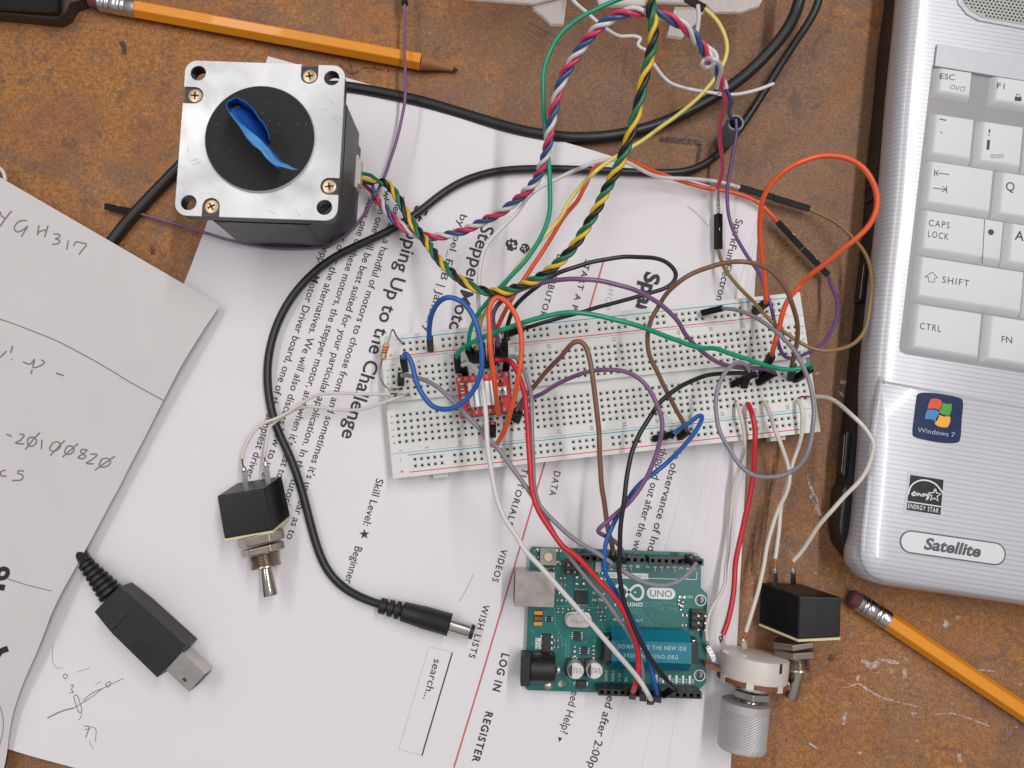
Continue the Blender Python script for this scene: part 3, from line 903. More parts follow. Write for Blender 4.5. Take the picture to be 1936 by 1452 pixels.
loft(mb, [(434, 212, zt), (452, 236, zt), (470, 262, zt), (490, 282, zt), (510, 304, zt), (528, 318, zt - 1)],
         [(452, 206, MZ + 4), (474, 222, MZ + 4), (494, 247, MZ + 4), (508, 270, MZ + 4), (520, 290, MZ + 5), (536, 306, MZ + 6)])
loft(mb, [(446, 184, zt), (432, 192, zt), (430, 204, zt), (434, 212, zt)], [(452, 200, MZ + 4), (440, 204, MZ + 4), (442, 208, MZ + 4), (452, 206, MZ + 4)])
loft(mb, [(434, 212, zt), (452, 238, zt), (470, 264, zt), (495, 288, zt), (520, 310, zt), (545, 318, zt - 2), (562, 319, zt - 3)],
         [(442, 212, zt - 2), (462, 236, zt - 2), (486, 258, zt - 2), (508, 280, zt - 3), (526, 302, zt - 4), (548, 314, zt - 4), (562, 321, zt - 4)], 1)
loft(mb, [(436, 206, zt - 0.5), (450, 230, zt - 0.5), (470, 258, zt - 0.5), (490, 278, zt - 2)],
         [(468, 200, MZ + 7), (490, 224, MZ + 6), (507, 250, MZ + 5), (511, 270, MZ + 4)], 2)
mb.build('tape_flag', [M_TAPE, mat('blue_tape_back', (86, 152, 214), 0.55, var=0.1, scale=250), mat('blue_tape_inner', (16, 78, 160), 0.6, var=0.12, scale=250)], MT, smooth=60, solid=0.18)

# =================================================================== MICROCONTROLLER BOARD
AO, AR, AZ = (8.939, -85.1432, 3.0), -0.038, 6.686
UN = thing('controller_board', 'teal microcontroller board with silver socket and black pin headers', 'circuit board', AO, AR)
AM = Matrix.Translation(AO) @ Matrix.Rotation(AR, 4, 'Z'); AI = AM.inverted()
PH = AZ - AO[2]
def al(x, y, h=0.0):
    """photo pixel -> board frame at h mm above the board"""
    return AI @ P(x, y, AZ + h)
M_PCB = mat('pcb_teal', (0, 106, 100), 0.36, var=0.12, scale=60, coat=0.12)
M_TRACE = mat('pcb_trace', (72, 158, 150), 0.4)
M_CHIP = mat('chip_black', (40, 40, 42), 0.5, var=0.1)
M_SOCK = mat('header_black', (34, 33, 34), 0.4, var=0.1)
out_ = [(0, 0.9), (0.9, 0), (66.04, 0), (66.04, 2.54), (68.58, 5.08), (68.58, 37.846), (66.04, 40.386), (66.04, 51.816), (64.516, 53.34), (0.9, 53.34), (0, 52.4)]
HOLES = [(13.97, 2.54), (15.24, 50.8), (66.04, 35.56), (66.04, 7.62)]
mb = MB(); mb.add(*holes_prism(out_, [circ(x, y, 1.6) for x, y in HOLES], PH - 1.6, PH))
sf = lambda x, y: PH
def aline(pts, w=0.16, mi=1, raw=False):
    mb.stroke(pts if raw else [al(*p) for p in pts], w, sf, mi, lift_=0.03, smooth=False)
def atext(s, a, b_, cap, mi=2, bold=0.0):
    put_text(mb, s, al(*a), al(*b_), cap / pxmm(AZ), sf, mi, bold, lift_=0.05)
Q = (940, 1000, 4.033)
q = lambda *p: zm(*Q, *p)
# copper routing that shows through the solder mask
for pts in (((440, 600), (440, 740), (470, 770), (470, 800)), ((450, 590), (540, 590), (560, 570)), ((530, 1000), (530, 840), (590, 770), (700, 770), (720, 790)),
            ((545, 1010), (545, 850), (600, 785), (690, 785)), ((470, 1050), (560, 1170), (590, 1180)), ((455, 830), (500, 830), (520, 860), (520, 980)),
            ((1060, 560), (1250, 560), (1270, 545)), ((1060, 575), (1250, 575), (1260, 600)), ((1060, 590), (1200, 590), (1230, 610)), ((1000, 610), (1080, 610), (1180, 720)),
            ((1000, 625), (1070, 625), (1165, 735)), ((1000, 640), (1060, 640), (1150, 750)), ((1270, 560), (1380, 570), (1480, 590)), ((1290, 600), (1360, 610), (1470, 620)),
            ((450, 380), (500, 420), (520, 470)), ((560, 600), (760, 600), (790, 570)), ((600, 560), (600, 500)), ((640, 590), (700, 640)), ((720, 560), (740, 610)),
            ((820, 780), (900, 780), (960, 760)), ((250, 760), (270, 785)), ((480, 800), (500, 890)), ((800, 1040), (850, 1090)), ((1200, 790), (1440, 770), (1490, 800))):
    aline(q(*pts), 0.2)
for x, y in q((470, 795), (675, 865), (740, 850), (370, 635), (275, 785), (500, 885), (350, 830), (265, 870), (295, 935), (1260, 610), (1365, 630), (1285, 555), (1180, 660), (1100, 610), (1215, 735), (1180, 740), (880, 745), (690, 800), (770, 800)):
    p = al(x, y); mb.disc((p.x, p.y, PH + 0.035), 0.42, 1, 12); mb.disc((p.x, p.y, PH + 0.045), 0.2, 3, 8)
# silk-screen
ring = lambda cx, cy, r, w=0.62: mb.stroke([(cx + r * cos(2 * pi * k / 30), cy + r * sin(2 * pi * k / 30)) for k in range(31)], w, sf, 2, lift_=0.05, smooth=False)
lc = al(*q((1058, 483))[0]); lc2 = al(*q((950, 480))[0])
lx = [lc2.x + (lc.x - lc2.x) * (0.5 - 0.5 * cos(2 * pi * k / 48) * 1.0) for k in range(49)]
inf = []
for k in range(61):
    a = 2 * pi * k / 60
    d_ = 1 + sin(a) ** 2
    inf.append(((lc.x + lc2.x) / 2 + 4.3 * cos(a) / d_ * 1.28, (lc.y + lc2.y) / 2 + 6.6 * sin(a) * cos(a) / d_ * 1.15))
mb.stroke(inf, 0.95, sf, 2, lift_=0.05, smooth=False)
for dx, dy in ((0.45, 0.14), (0.14, 0.45)):
    quad(mb, lc.x - dx - 0.3, lc.y - dy, lc.x + dx - 0.3, lc.y + dy, PH + 0.05 + dx * 0.01, 2)
quad(mb, lc2.x - 0.2, lc2.y - 0.14, lc2.x + 0.7, lc2.y + 0.14, PH + 0.05, 2)
u0, u1 = al(*q((1140, 487))[0]), al(*q((1358, 497))[0])
yc = (u0.y + u1.y) / 2
pil = rrect(u0.x, yc - 2.1, u1.x, yc + 2.1, 2.05)
mb.add([(x, y, PH + 0.05) for x, y in pil], [tuple(range(len(pil)))], 2)
put_text(mb, 'UNO', (u0.x + 1.3, yc - 1.25), (u1.x - 1.3, yc - 1.25), 2.5, sf, 0, lift_=0.09)
atext('ARDUINO', *q((892, 586), (1108, 592)), 7, 2, 0.03)
atext('MADE IN ITALY', *q((885, 700), (1110, 708)), 4.5)
atext('ON', *q((1448, 527), (1488, 529)), 4.5); atext('TX', *q((722, 498), (750, 500)), 4.5); atext('RX', *q((722, 550), (750, 552)), 4.5)
a_, b_ = al(*q((815, 372))[0]), al(*q((1152, 340))[0])
quad(mb, a_.x, a_.y, b_.x, b_.y - 0.0, PH + 0.04, 2)
put_text(mb, 'DIGITAL (PWM~)', (a_.x + 0.7, a_.y + 0.45), (b_.x - 0.6, a_.y + 0.45), 1.0, sf, 0, lift_=0.08)
aline(q((960, 372), (1520, 386)), 0.22, 2); aline(q((1520, 386), (1522, 330)), 0.22, 2)
pin = {0: 63.5, 1: 60.96, 2: 58.42, 3: 55.88, 4: 53.34, 5: 50.8, 6: 48.26, 7: 45.72, 8: 41.656, 9: 39.116, 10: 36.576, 11: 34.036, 12: 31.496, 13: 28.956}
for k, x in pin.items():
    s_ = ('~' if k in (3, 5, 6, 9, 10, 11) else '') + str(k)
    put_text(mb, s_, (x + 0.6, 47.9 - 1.05 * len(s_)), (x + 0.6, 47.9), 1.35, sf, 2, 0.02, lift_=0.05)
for i, s_ in enumerate(('A0', 'A1', 'A2', 'A3', 'A4', 'A5')):
    put_text(mb, s_, (50.8 + 2.54 * i + 0.5, 4.6), (50.8 + 2.54 * i + 0.5, 6.2), 1.0, sf, 2, lift_=0.05)
    quad(mb, 50.8 + 2.54 * i - 1.6, 4.4, 50.8 + 2.54 * i - 0.75, 7.4, PH + 0.04, 2)
for i, s_ in enumerate(('IOREF', 'RESET', '3.3V', '5V')):
    put_text(mb, s_, (30.48 + 2.54 * i + 0.5, 4.5), (30.48 + 2.54 * i + 0.5, 4.5 + 0.75 * len(s_)), 1.0, sf, 2, lift_=0.05)
put_text(mb, 'TX RX', (61.4, 43.2), (61.4, 47.2), 1.0, sf, 2, lift_=0.05)
for x, y in HOLES[2:]:
    mb.stroke([(x + 2.0 * cos(2 * pi * k / 24), y + 2.0 * sin(2 * pi * k / 24)) for k in range(25)], 0.35, sf, 2, lift_=0.05, smooth=False)
mb.build('board', [M_PCB, M_TRACE, M_WHITEINK, M_CHIP], UN)
# pin headers
def header(x0, n, y, gap=0.0):
    hb = MB(); p = 2.54
    z0, z1 = PH + 0.05, PH + 8.5
    for i in range(n):
        x = x0 + i * p
        a, r = p / 2, 0.62
        o4 = [(x - a, y - 1.22), (x + a, y - 1.22), (x + a, y + 1.22), (x - a, y + 1.22)]
        i4 = [(x - r, y - r), (x + r, y - r), (x + r, y + r), (x - r, y + r)]
        hb.add([(*c, z1) for c in o4] + [(*c, z1) for c in i4], [(k, (k + 1) % 4, 4 + (k + 1) % 4, 4 + k) for k in range(4)])
        hb.add([(*c, z1) for c in i4] + [(*c, z1 - 5) for c in i4], [(k, (k + 1) % 4, 4 + (k + 1) % 4, 4 + k) for k in range(4)] + [(4, 5, 6, 7)], 1)
    xa, xb = x0 - p / 2, x0 + (n - 0.5) * p
    hb.add([(xa, y - 1.22, z0), (xb, y - 1.22, z0), (xb, y + 1.22, z0), (xa, y + 1.22, z0), (xa, y - 1.22, z1), (xb, y - 1.22, z1), (xb, y + 1.22, z1), (xa, y + 1.22, z1)],
           [(0, 1, 5, 4), (1, 2, 6, 5), (2, 3, 7, 6), (3, 0, 4, 7), (3, 2, 1, 0)])
    hb.build('pin_header', [M_SOCK, mat('header_slot', (12, 12, 13), 0.7)], UN)
header(18.796, 10, 50.8); header(45.72, 8, 50.8); header(27.94, 8, 2.54); header(50.8, 6, 2.54)
# large parts
def upart(name, m, build, bevel=0.0, smooth=None):
    b2 = MB(); build(b2); return b2.build(name, m, UN, bevel=bevel, smooth=smooth)
M_CAN = mat('tin_can', (176, 166, 160), 0.3, 0.95, var=0.18, scale=250, bump=0.06, bscale=300)
a_ = al(972, 1146, 11); c_ = al(1050, 1082, 11)
def usb(b2):
    b2.box(((a_.x + c_.x) / 2, (a_.y + c_.y) / 2, PH + 5.6), (c_.x - a_.x, c_.y - a_.y, 10.9))
    b2.box((a_.x - 0.1, (a_.y + c_.y) / 2, PH + 5.6), (0.25, c_.y - a_.y - 1.6, 8.6), 1)
    for s_ in (-1, 1):
        b2.box((c_.x - 3, (a_.y + c_.y) / 2 + s_ * ((c_.y - a_.y) / 2 + 0.25), PH + 1.6), (2.2, 0.4, 3))
upart('usb_socket', [M_CAN, M_CHIP], usb, 0.25)
a_ = al(984, 1297, 10.5); c_ = al(1052, 1243, 10.5)
def jack(b2):
    ym = (a_.y + c_.y) / 2; w = c_.y - a_.y
    b2.box((a_.x + 1.7, ym, PH + 5.5), (3.4, w, 10.9))
    b2.bar((a_.x + 3.41, ym, PH + 3.2), (c_.x, ym, PH + 3.2), w - 0.6, 6.4)
    b2.lathe((a_.x + 3.42, ym, PH + 6.3), (c_.x - 0.1, ym, PH + 6.3), [(0, w / 2 - 0.5), (c_.x - a_.x - 3.6, w / 2 - 0.5)], 28)
upart('power_socket', M_BLACK, jack, 0.3, 35)
a_, c_ = al(1021, 1068, 3.2), al(1052, 1038, 3.2)
def reset(b2):
    x, y = (a_.x + c_.x) / 2, (a_.y + c_.y) / 2
    b2.box((x, y, PH + 1.7), (6.2, 6.2, 3.3))
    b2.lathe((x, y, PH + 3.3), (x, y, PH + 9), [(0, 1.65), (0.9, 1.65), (1.05, 1.5)], 24, 1)
    for sx_ in (-1, 1):
        for sy_ in (-1, 1):
            b2.box((x + sx_ * 3.9, y + sy_ * 2.2, PH + 0.25), (1.4, 1.0, 0.4), 2)
upart('reset_button', [mat('switch_can', (150, 146, 138), 0.4, 0.7, var=0.15), mat('button_cream', (226, 205, 180), 0.5), M_SOLDER], reset, 0.12, 35)
for cx_ in (1088.5, 1124.5):
    p = al(cx_, 1268, 5.4)
    b2 = MB(); r = 3.15
    b2.box((p.x, p.y, PH + 0.5), (6.5, 6.5, 0.9), 1)
    b2.lathe((p.x, p.y, PH + 0.95), (p.x, p.y, PH + 9), [(0, r), (4.2, r), (4.6, r - 0.35)], 32)
    b2.add([(p.x + 2.8 * cos(radians(a)), p.y + 2.8 * sin(radians(a)), PH + 5.56) for a in range(120, 241, 10)], [tuple(range(13))], 2)
    for i, s_ in enumerate(('25V', '47', '720AD')):
        put_text(b2, s_, (p.x + 1.9 - 1.3 * i + 0.3, p.y - 1.1), (p.x + 1.9 - 1.3 * i + 0.3, p.y + 1.1), 0.95, lambda x, y: PH + 5.56, 1, lift_=0.04)
    b2.build('capacitor', [mat('cap_aluminium', (222, 218, 216), 0.35, 0.55), M_CHIP, mat('cap_mark', (52, 50, 52), 0.6)], UN, smooth=35)
a_, c_ = al(1070, 1185, 3.2), al(1118, 1163, 3.2)
def xtal(b2):
    pl = rrect(a_.x, a_.y, c_.x, c_.y, (c_.y - a_.y) / 2 - 0.01, 8)
    pl2 = rrect(a_.x - 0.5, a_.y - 0.5, c_.x + 0.5, c_.y + 0.5, (c_.y - a_.y) / 2 + 0.45, 8)
    b2.prism(pl2, PH + 0.3, PH + 0.7); b2.prism(pl, PH + 0.7, PH + 3.4)
    put_text(b2, 'T16.000', (a_.x + 1.6, a_.y + 1.5), (c_.x - 1.4, a_.y + 1.5), 1.2, lambda x, y: PH + 3.4, 1, lift_=0.04)
upart('crystal', [mat('crystal_can', (200, 192, 188), 0.3, 0.9), mat('etched', (140, 130, 125), 0.5, 0.5)], xtal, 0.25, 40)
# long microcontroller in its socket with a blue sticker
a_, c_ = al(1142, 1262, 8), al(1321, 1204, 8)
def mcu(b2):
    x, y = (a_.x + c_.x) / 2, (a_.y + c_.y) / 2
    w, h2 = c_.x - a_.x, 7.4
    b2.box((x, y, PH + 2.1), (w + 0.6, 9.4, 4.1)); b2.box((x, y, PH + 6.0), (w, h2, 3.6))
    for i in range(14):
        for s_ in (-1, 1):
            b2.box((a_.x + w * (i + 0.5) / 14, y + s_ * (h2 / 2 + 0.35), PH + 4.9), (1.2, 0.6, 1.5), 1)
upart('microcontroller', [M_CHIP, M_NICKEL], mcu, 0.15)
a2, c2 = al(1156, 1272, 8), al(1308, 1197, 8)
def stick(b2):
    z = PH + 7.85; ym = (a_.y + c_.y) / 2
    y0, y1 = a2.y, c2.y
    quad(b2, a2.x, ym - 3.75, c2.x, ym + 3.75, z)
    b2.add([(a2.x, ym + 3.75, z), (c2.x, ym + 3.75, z), (c2.x, y1, z - 4.6), (a2.x, y1, z - 4.6)], [(0, 1, 2, 3)])
    b2.add([(a2.x, y0 + 0.4, z - 4.6), (c2.x, y0 + 0.4, z - 4.6), (c2.x, ym - 3.75, z), (a2.x, ym - 3.75, z)], [(0, 1, 2, 3)])
    put_text(b2, 'DOWNLOAD THE NEW IDE', (a2.x + 2.2, ym + 0.9), (c2.x - 2.0, ym + 0.9), 1.5, lambda x, y: z, 1, lift_=0.05)
    put_text(b2, 'FROM ARDUINO.ORG', (a2.x + 4.6, ym - 2.3), (c2.x - 5.0, ym - 2.3), 1.5, lambda x, y: z, 1, lift_=0.05)
upart('sticker', [mat('sticker_blue', (20, 120, 140), 0.3, var=0.05), mat('sticker_print', (190, 225, 228), 0.5)], stick)
def pins(name, cx_, cy_, nx, ny):
    b2 = MB(); p = al(cx_, cy_, 3)
    b2.box((p.x, p.y, PH + 1.3), (2.54 * nx, 2.54 * ny, 2.5))
    for i in range(nx):
        for j in range(ny):
            b2.box((p.x + (i - (nx - 1) / 2) * 2.54, p.y + (j - (ny - 1) / 2) * 2.54, PH + 5.2), (0.64, 0.64, 5.4), 1)
    b2.build(name, [M_SOCK, M_NICKEL], UN)
pins('pin_block', 1321, 1173, 2, 3)
pins('pin_block', 1085, 1072, 3, 2)
def chip(x0, y0, x1, y1, h2, legs='y', n=8, m=M_CHIP):
    a, c = al(x0, y1, h2), al(x1, y0, h2)
    b2 = MB(); x, y = (a.x + c.x) / 2, (a.y + c.y) / 2; w, hh = c.x - a.x, c.y - a.y
    b2.box((x, y, PH + h2 / 2 + 0.1), (w, hh, h2 - 0.1))
    for s_ in (-1, 1):
        for i in range(n):
            tt = (i + 0.5) / n - 0.5
            if legs == 'y': b2.box((x + tt * w, y + s_ * (hh / 2 + 0.35), PH + 0.2), (w / n * 0.5, 0.7, 0.25), 1)
            if legs == 'x': b2.box((x + s_ * (w / 2 + 0.4), y + tt * hh, PH + 0.2), (0.8, hh / n * 0.5, 0.25), 1)
    return b2.build('chip', [m, M_SOLDER], UN, bevel=0.1)
(x0, y0), (x1, y1) = q((590, 475), (692, 575)); chip(x0, y0, x1, y1, 1.0, 'y', 8)
(x0, y0), (x1, y1) = q((583, 790), (640, 850)); chip(x0, y0, x1, y1, 1.2, 'x', 4)
(x0, y0), (x1, y1) = q((640, 905), (690, 960)); chip(x0, y0, x1, y1, 1.0, 'x', 3)
(x0, y0), (x1, y1) = q((345, 808), (413, 940)); chip(x0, y0, x1, y1, 1.8, 'x', 3)
(x0, y0), (x1, y1) = q((608, 1165), (682, 1218)); chip(x0, y0, x1, y1, 2.2, 'x', 1)
(x0, y0), (x1, y1) = q((380, 672), (412, 708)); chip(x0, y0, x1, y1, 1.0, 'x', 2)
a_, c_ = al(*q((285, 915))[0], 0.3), al(*q((340, 830))[0], 0.3)
upart('solder_tab', M_SOLDER, lambda b2: b2.box(((a_.x + c_.x) / 2, (a_.y + c_.y) / 2, PH + 0.35), (c_.x - a_.x, c_.y - a_.y, 0.6)), 0.1)
a_, c_ = al(*q((278, 738))[0], 1), al(*q((348, 628))[0], 1)
def fuse(b2):
    x, y = (a_.x + c_.x) / 2, (a_.y + c_.y) / 2; w, hh = c_.x - a_.x, c_.y - a_.y
    b2.box((x, y, PH + 0.5), (w * 0.94, hh * 0.45, 0.8), 0)
    for s_ in (-1, 1): b2.box((x, y + s_ * hh * 0.37, PH + 0.45), (w, hh * 0.27, 0.8), 1)
    put_text(b2, '5015', (x - w * .4, y - 0.5), (x + w * .4, y - 0.5), 1.0, lambda p, r: PH + 0.9, 1, lift_=0.04)
upart('fuse', [mat('fuse_brown', (66, 46, 30), 0.5), mat('fuse_gold', (214, 150, 70), 0.35, 0.6)], fuse, 0.08)
M_SMD = mat('smd_body', (96, 78, 68), 0.5, var=0.2); M_SMDL = mat('smd_tan', (200, 170, 120), 0.5)
def smd(x, y, vert=False, big=1.0, m=M_SMD):
    p = al(x, y, 0.4); b2 = MB()
    dx, dy = (0.55 * big, 1.1 * big) if vert else (1.1 * big, 0.55 * big)
    b2.box((p.x, p.y, PH + 0.32), (dx * 1.3, dy * 1.3, 0.5), 0)
    for s_ in (-1, 1):
        b2.box((p.x + (0 if vert else s_ * 0.8 * big), p.y + (s_ * 0.8 * big if vert else 0), PH + 0.3), (0.55 * big if not vert else 0.85 * big, 0.85 * big if not vert else 0.55 * big, 0.58), 1)
    b2.build('component', [m, M_SOLDER], UN, bevel=0.06)
for x, y, v_ in ((298, 165, 0), (298, 215, 0), (510, 250, 1), (505, 315, 1), (380, 305, 0), (415, 305, 0), (500, 375, 0), (505, 425, 0), (475, 425, 0), (490, 490, 0), (475, 545, 0), (510, 545, 0),
                 (465, 620, 1), (500, 620, 1), (540, 628, 1), (575, 625, 1), (615, 630, 1), (655, 632, 1), (700, 630, 1), (785, 600, 0), (785, 635, 0), (815, 600, 0), (790, 680, 1), (820, 680, 1),
                 (590, 915, 1), (590, 955, 1), (735, 910, 1), (735, 970, 1), (590, 985, 0), (735, 1000, 0), (790, 335, 0), (790, 300, 0), (765, 545, 0), (815, 380, 0), (800, 495, 0),
                 (1385, 560, 1), (1415, 575, 1), (1400, 600, 1), (470, 165, 0), (465, 265, 0), (600, 1180, 0), (1430, 660, 0), (1425, 735, 0), (450, 900, 0), (450, 850, 0)):
    (x_, y_), = q((x, y)); smd(x_, y_, bool(v_), rnd.uniform(0.8, 1.0))
for x, y in ((1410, 520), (795, 542), (805, 380)):
    (x_, y_), = q((x, y)); smd(x_, y_, False, 1.2, M_SMDL)
(x_, y_), = q((770, 285)); p = al(x_, y_, 0.6)
upart('small_crystal', mat('crystal_grey', (150, 155, 158), 0.35, 0.6), lambda b2: b2.box((p.x, p.y, PH + 0.6), (2.4, 4.4, 1.1)), 0.2)
b2 = MB()
for x, y in ((608, 370), (662, 370), (608, 420), (662, 420)):
    (x_, y_), = q((x, y)); p = al(x_, y_, 0); b2.lathe((p.x, p.y, PH + 0.03), (p.x, p.y, PH + 3), [(0, 0.95), (0.1, 0.9), (0.45, 0.45)], 14)
b2.build('solder_pads', M_SOLDER, UN, smooth=50)
b2 = MB()
for x, y, r in ((465, 1080, 1.5), (390, 1195, 1.7), (1075, 750, 0.8)):
    (x_, y_), = q((x, y)); p = al(x_, y_, 0); b2.lathe((p.x, p.y, PH + 0.03), (p.x, p.y, PH + 3), [(0, r), (0.3, r * 0.8), (0.7, r * 0.3)], 14)
b2.build('solder_joints', M_SOLDER, UN, smooth=50)
# feet: soldered pins under the board
b2 = MB()
for x, n, y in ((18.796, 10, 50.8), (45.72, 8, 50.8), (27.94, 8, 2.54), (50.8, 6, 2.54)):
    for i in range(n): b2.box((x + i * 2.54, y, (PH - 1.6) / 2 + 0.05), (0.7, 0.7, PH - 1.65))
b2.build('pin_tails', M_SOLDER, UN)

# =================================================================== STEPPER DRIVER CARRIER
dc = P(916.5, 745, 22.5)
DR = thing('driver_board', 'small red driver board with silver heatsink plugged into the breadboard', 'circuit board', (dc.x, dc.y, 12.0), 0.117)
DI = (Matrix.Translation((dc.x, dc.y, 12.0)) @ Matrix.Rotation(0.117, 4, 'Z')).inverted()
M_RPCB = mat('pcb_red', (200, 30, 34), 0.35, var=0.1, scale=100, coat=0.2)
mb = MB(); mb.prism([(-9.9, -7.5), (-8, -7.5), (9.9, -7.5), (9.9, 7.5), (-9.9, 7.5)], 9.0, 10.5)
for i in range(8):
    for s_ in (-1, 1):
        mb.disc((-8.89 + 2.54 * i, s_ * 6.35, 10.53), 0.7, 1, 14)
for k, (s_, x, y) in enumerate((('C1', -6.2, 3.6), ('C2', -6.2, 1.8), ('C3', -6.2, 0), ('C5', -6.4, -3.2), ('L6', -5.6, -5.0), ('D1', 5.8, 4.2), ('R1', 5.0, -2.0), ('R4', 5.0, -3.6))):
    put_text(mb, s_, (x, y), (x + 1.5, y), 1.0, lambda a, b_: 10.5, 2, lift_=0.04)
mb.build('board', [M_RPCB, mat('pad_dull', (150, 138, 132), 0.4, 0.6, var=0.2), M_WHITEINK], DR)
mb = MB()
mb.box((-0.9, -0.1, 11.4), (9.2, 9.0, 1.7))
for i in range(5): mb.box((-5.0 + 2.05 * i, -0.1, 13.2), (1.35, 9.0, 2.6))
mb.build('heatsink', mat('heatsink_alu', (244, 243, 245), 0.4, 0.12, var=0.04), DR, bevel=0.12)
mb = MB(); mb.box((6.6, 0.3, 11.2), (3.2, 3.4, 1.3)); mb.lathe((6.6, 0.3, 11.85), (6.6, 0.3, 14), [(0, 1.35), (0.5, 1.3), (0.6, 0.9)], 18); mb.box((6.6, 0.3, 12.47), (1.7, 0.35, 0.08), 1); mb.box((6.6, 0.3, 12.48), (0.35, 1.7, 0.08), 1)
mb.build('trimmer', [mat('trim_metal', (205, 200, 195), 0.3, 0.9), M_CHIP], DR, bevel=0.08)
for x, y in ((-8.0, 3.6), (-8.0, 0.4)):
    mb = MB(); mb.box((x, y, 11.1), (1.5, 1.7, 1.0)); mb.box((x, y + 1.0, 11.1), (1.5, 0.6, 1.1), 1); mb.box((x, y - 1.0, 11.1), (1.5, 0.6, 1.1), 1)
    mb.build('capacitor', [mat('cap_brown', (150, 104, 62), 0.5), M_SOLDER], DR, bevel=0.06)
for x, y in ((6.2, 4.2), (5.2, -2.4), (-5.6, -4.2), (-4.0, -5.0)):
    mb = MB(); mb.box((x, y, 10.8), (1.5, 0.8, 0.5)); mb.box((x - 0.8, y, 10.8), (0.4, 0.85, 0.55), 1); mb.box((x + 0.8, y, 10.8), (0.4, 0.85, 0.55), 1)
    mb.build('resistor', [M_CHIP, M_SOLDER], DR)
for s_ in (-1, 1):
    mb = MB(); mb.box((0, s_ * 6.35, 5.2), (20.2, 2.4, 7.5))
    for i in range(8): mb.box((-8.89 + 2.54 * i, s_ * 6.35, 10.6), (0.6, 0.6, 2.0), 1)
    mb.build('pin_header', [M_SOCK, M_NICKEL], DR)

# =================================================================== WIRES
WC = dict(blue=(34, 94, 170), green=(16, 146, 108), black=(32, 31, 34), purple=(124, 88, 126), orange=(230, 90, 44), brown=(126, 90, 70), grey=(140, 136, 144),
          white=(214, 210, 210), red=(200, 38, 50), yellow=(222, 206, 110), tan=(142, 112, 74), pink=(204, 58, 96), dgreen=(30, 116, 84), dyellow=(224, 182, 50), navy=(58, 88, 136), violet=(106, 72, 128))
def wmat(c):
    return mat('wire_' + c, WC[c], 0.33, var=0.07, scale=160, spec=0.5)

def housing(mb, base, tip, w=2.45, mi=0):
    a, b_ = P(*base), P(*tip)
    mb.bar(a, b_, w, w, mi, up=(0, 1, 0.3))
    d = (b_ - a).normalized()
    L = (b_ - a).length
    n = V((0, 1, 0.3)); n = (n - d * n.dot(d)).normalized()
    if L > 8:
        mb.bar(a + d * (L * 0.40) + n * (w / 2 + 0.02), a + d * (L * 0.40 + 1.4) + n * (w / 2 + 0.02), 0.7, 0.1, 1, up=n)
    return b_, d

def jumper(name, col, label, pts, h0=None, h1=None, r=0.8, group='jumper wires on the breadboard', cat='wire', tips=(None, None), n=7):
    """wire that runs through the points; h0/h1 = (base, tip) of its black plugs"""
    path = lift(tidy(pts))
    if h0: path = [P(*h0[1])] + path
    if h1: path = path + [P(*h1[1])]
    O = V((path[0].x, path[0].y, 0))
    T = thing(name, label, cat, O, 0, group)
    mb = MB(); mb.tube(wobble(relax(spline(path, n))), r, 10); mb.build('insulation', wmat(col), T, O, smooth=60)
    for h in (h0, h1):
        if h:
            mb = MB(); housing(mb, *h, h[2] if len(h) > 2 else 2.45) if len(h) < 3 else housing(mb, h[0], h[1], h[2])
            mb.build('plug', [M_HOUSE, M_NICKEL], T, O, bevel=0.12)
    return T, O

Z1 = (700, 560, 4.27); Z2 = (1000, 560, 4.27); Z3 = (1280, 540, 4.27); Z4 = (1200, 250, 3.872); Z5 = (1000, 820, 4.84); Z6 = (1330, 820, 4.84); Z7 = (940, 1000, 4.033); Z8 = (800, 380, 3.63)
ZT = (1000, 0, 3.63); ZU = (700, 0, 3.63); ZP4 = (380, 400, 3.63); ZP5 = (380, 780, 3.63); ZR = (1300, 1050, 3.044); ZM = (640, 280, 6.05)
H = lambda z, a, b_: (zm(*z, a)[0], zm(*z, b_)[0])
JW = 'jumper_wire'

jumper(JW, 'blue', 'blue jumper wire looping beside the heatsink at the left end of the breadboard',
       zm(*Z1, (475, 300, 29), (485, 180, 33), (530, 70, 40), (610, 8, 44), (700, 18), (790, 90), (855, 220, 46), (890, 360), (905, 500, 44), (880, 660), (820, 780), (720, 880, 38), (610, 918), (500, 890, 34), (420, 800), (370, 690), (340, 560, 33), (310, 490), (285, 462, 33)),
       H(Z1, (488, 425, 12), (480, 345, 26)), H(Z1, (285, 590, 12), (265, 500, 26)), r=0.95)
jumper(JW, 'green', 'green jumper wire crossing the whole breadboard from the driver to its far end',
       zm(*Z1, (705, 460, 29), (760, 405, 31), (880, 345, 34), (1000, 295, 37), (1200, 225, 40), (1400, 165)) + zm(*Z2, (250, 137, 44), (400, 135, 44), (600, 165), (850, 230, 42), (1100, 320), (1400, 425, 34)) + zm(*Z3, (300, 500, 29), (500, 570), (700, 640, 24), (880, 680), (1000, 670, 23), (1070, 630, 24)),
       H(Z1, (712, 600, 12), (700, 490, 27)), H(Z3, (950, 762, 12), (1078, 668, 21)), r=0.9)
jumper(JW, 'black', 'black jumper wire in a long flat loop over the printed page',
       zm(*Z8, (580, 850, 31), (620, 740, 36), (700, 650), (800, 570, 40), (900, 510), (1000, 465, 41), (1200, 408), (1400, 382, 38), (1550, 385), (1670, 420, 34), (1738, 490), (1715, 560, 32), (1620, 610), (1450, 660, 32), (1200, 732), (1000, 785, 30), (830, 835), (720, 868, 26)),
       H(Z1, (1090, 480, 12), (1085, 375, 27)), H(Z1, (1095, 312, 14), (1225, 264, 21)), r=0.8)
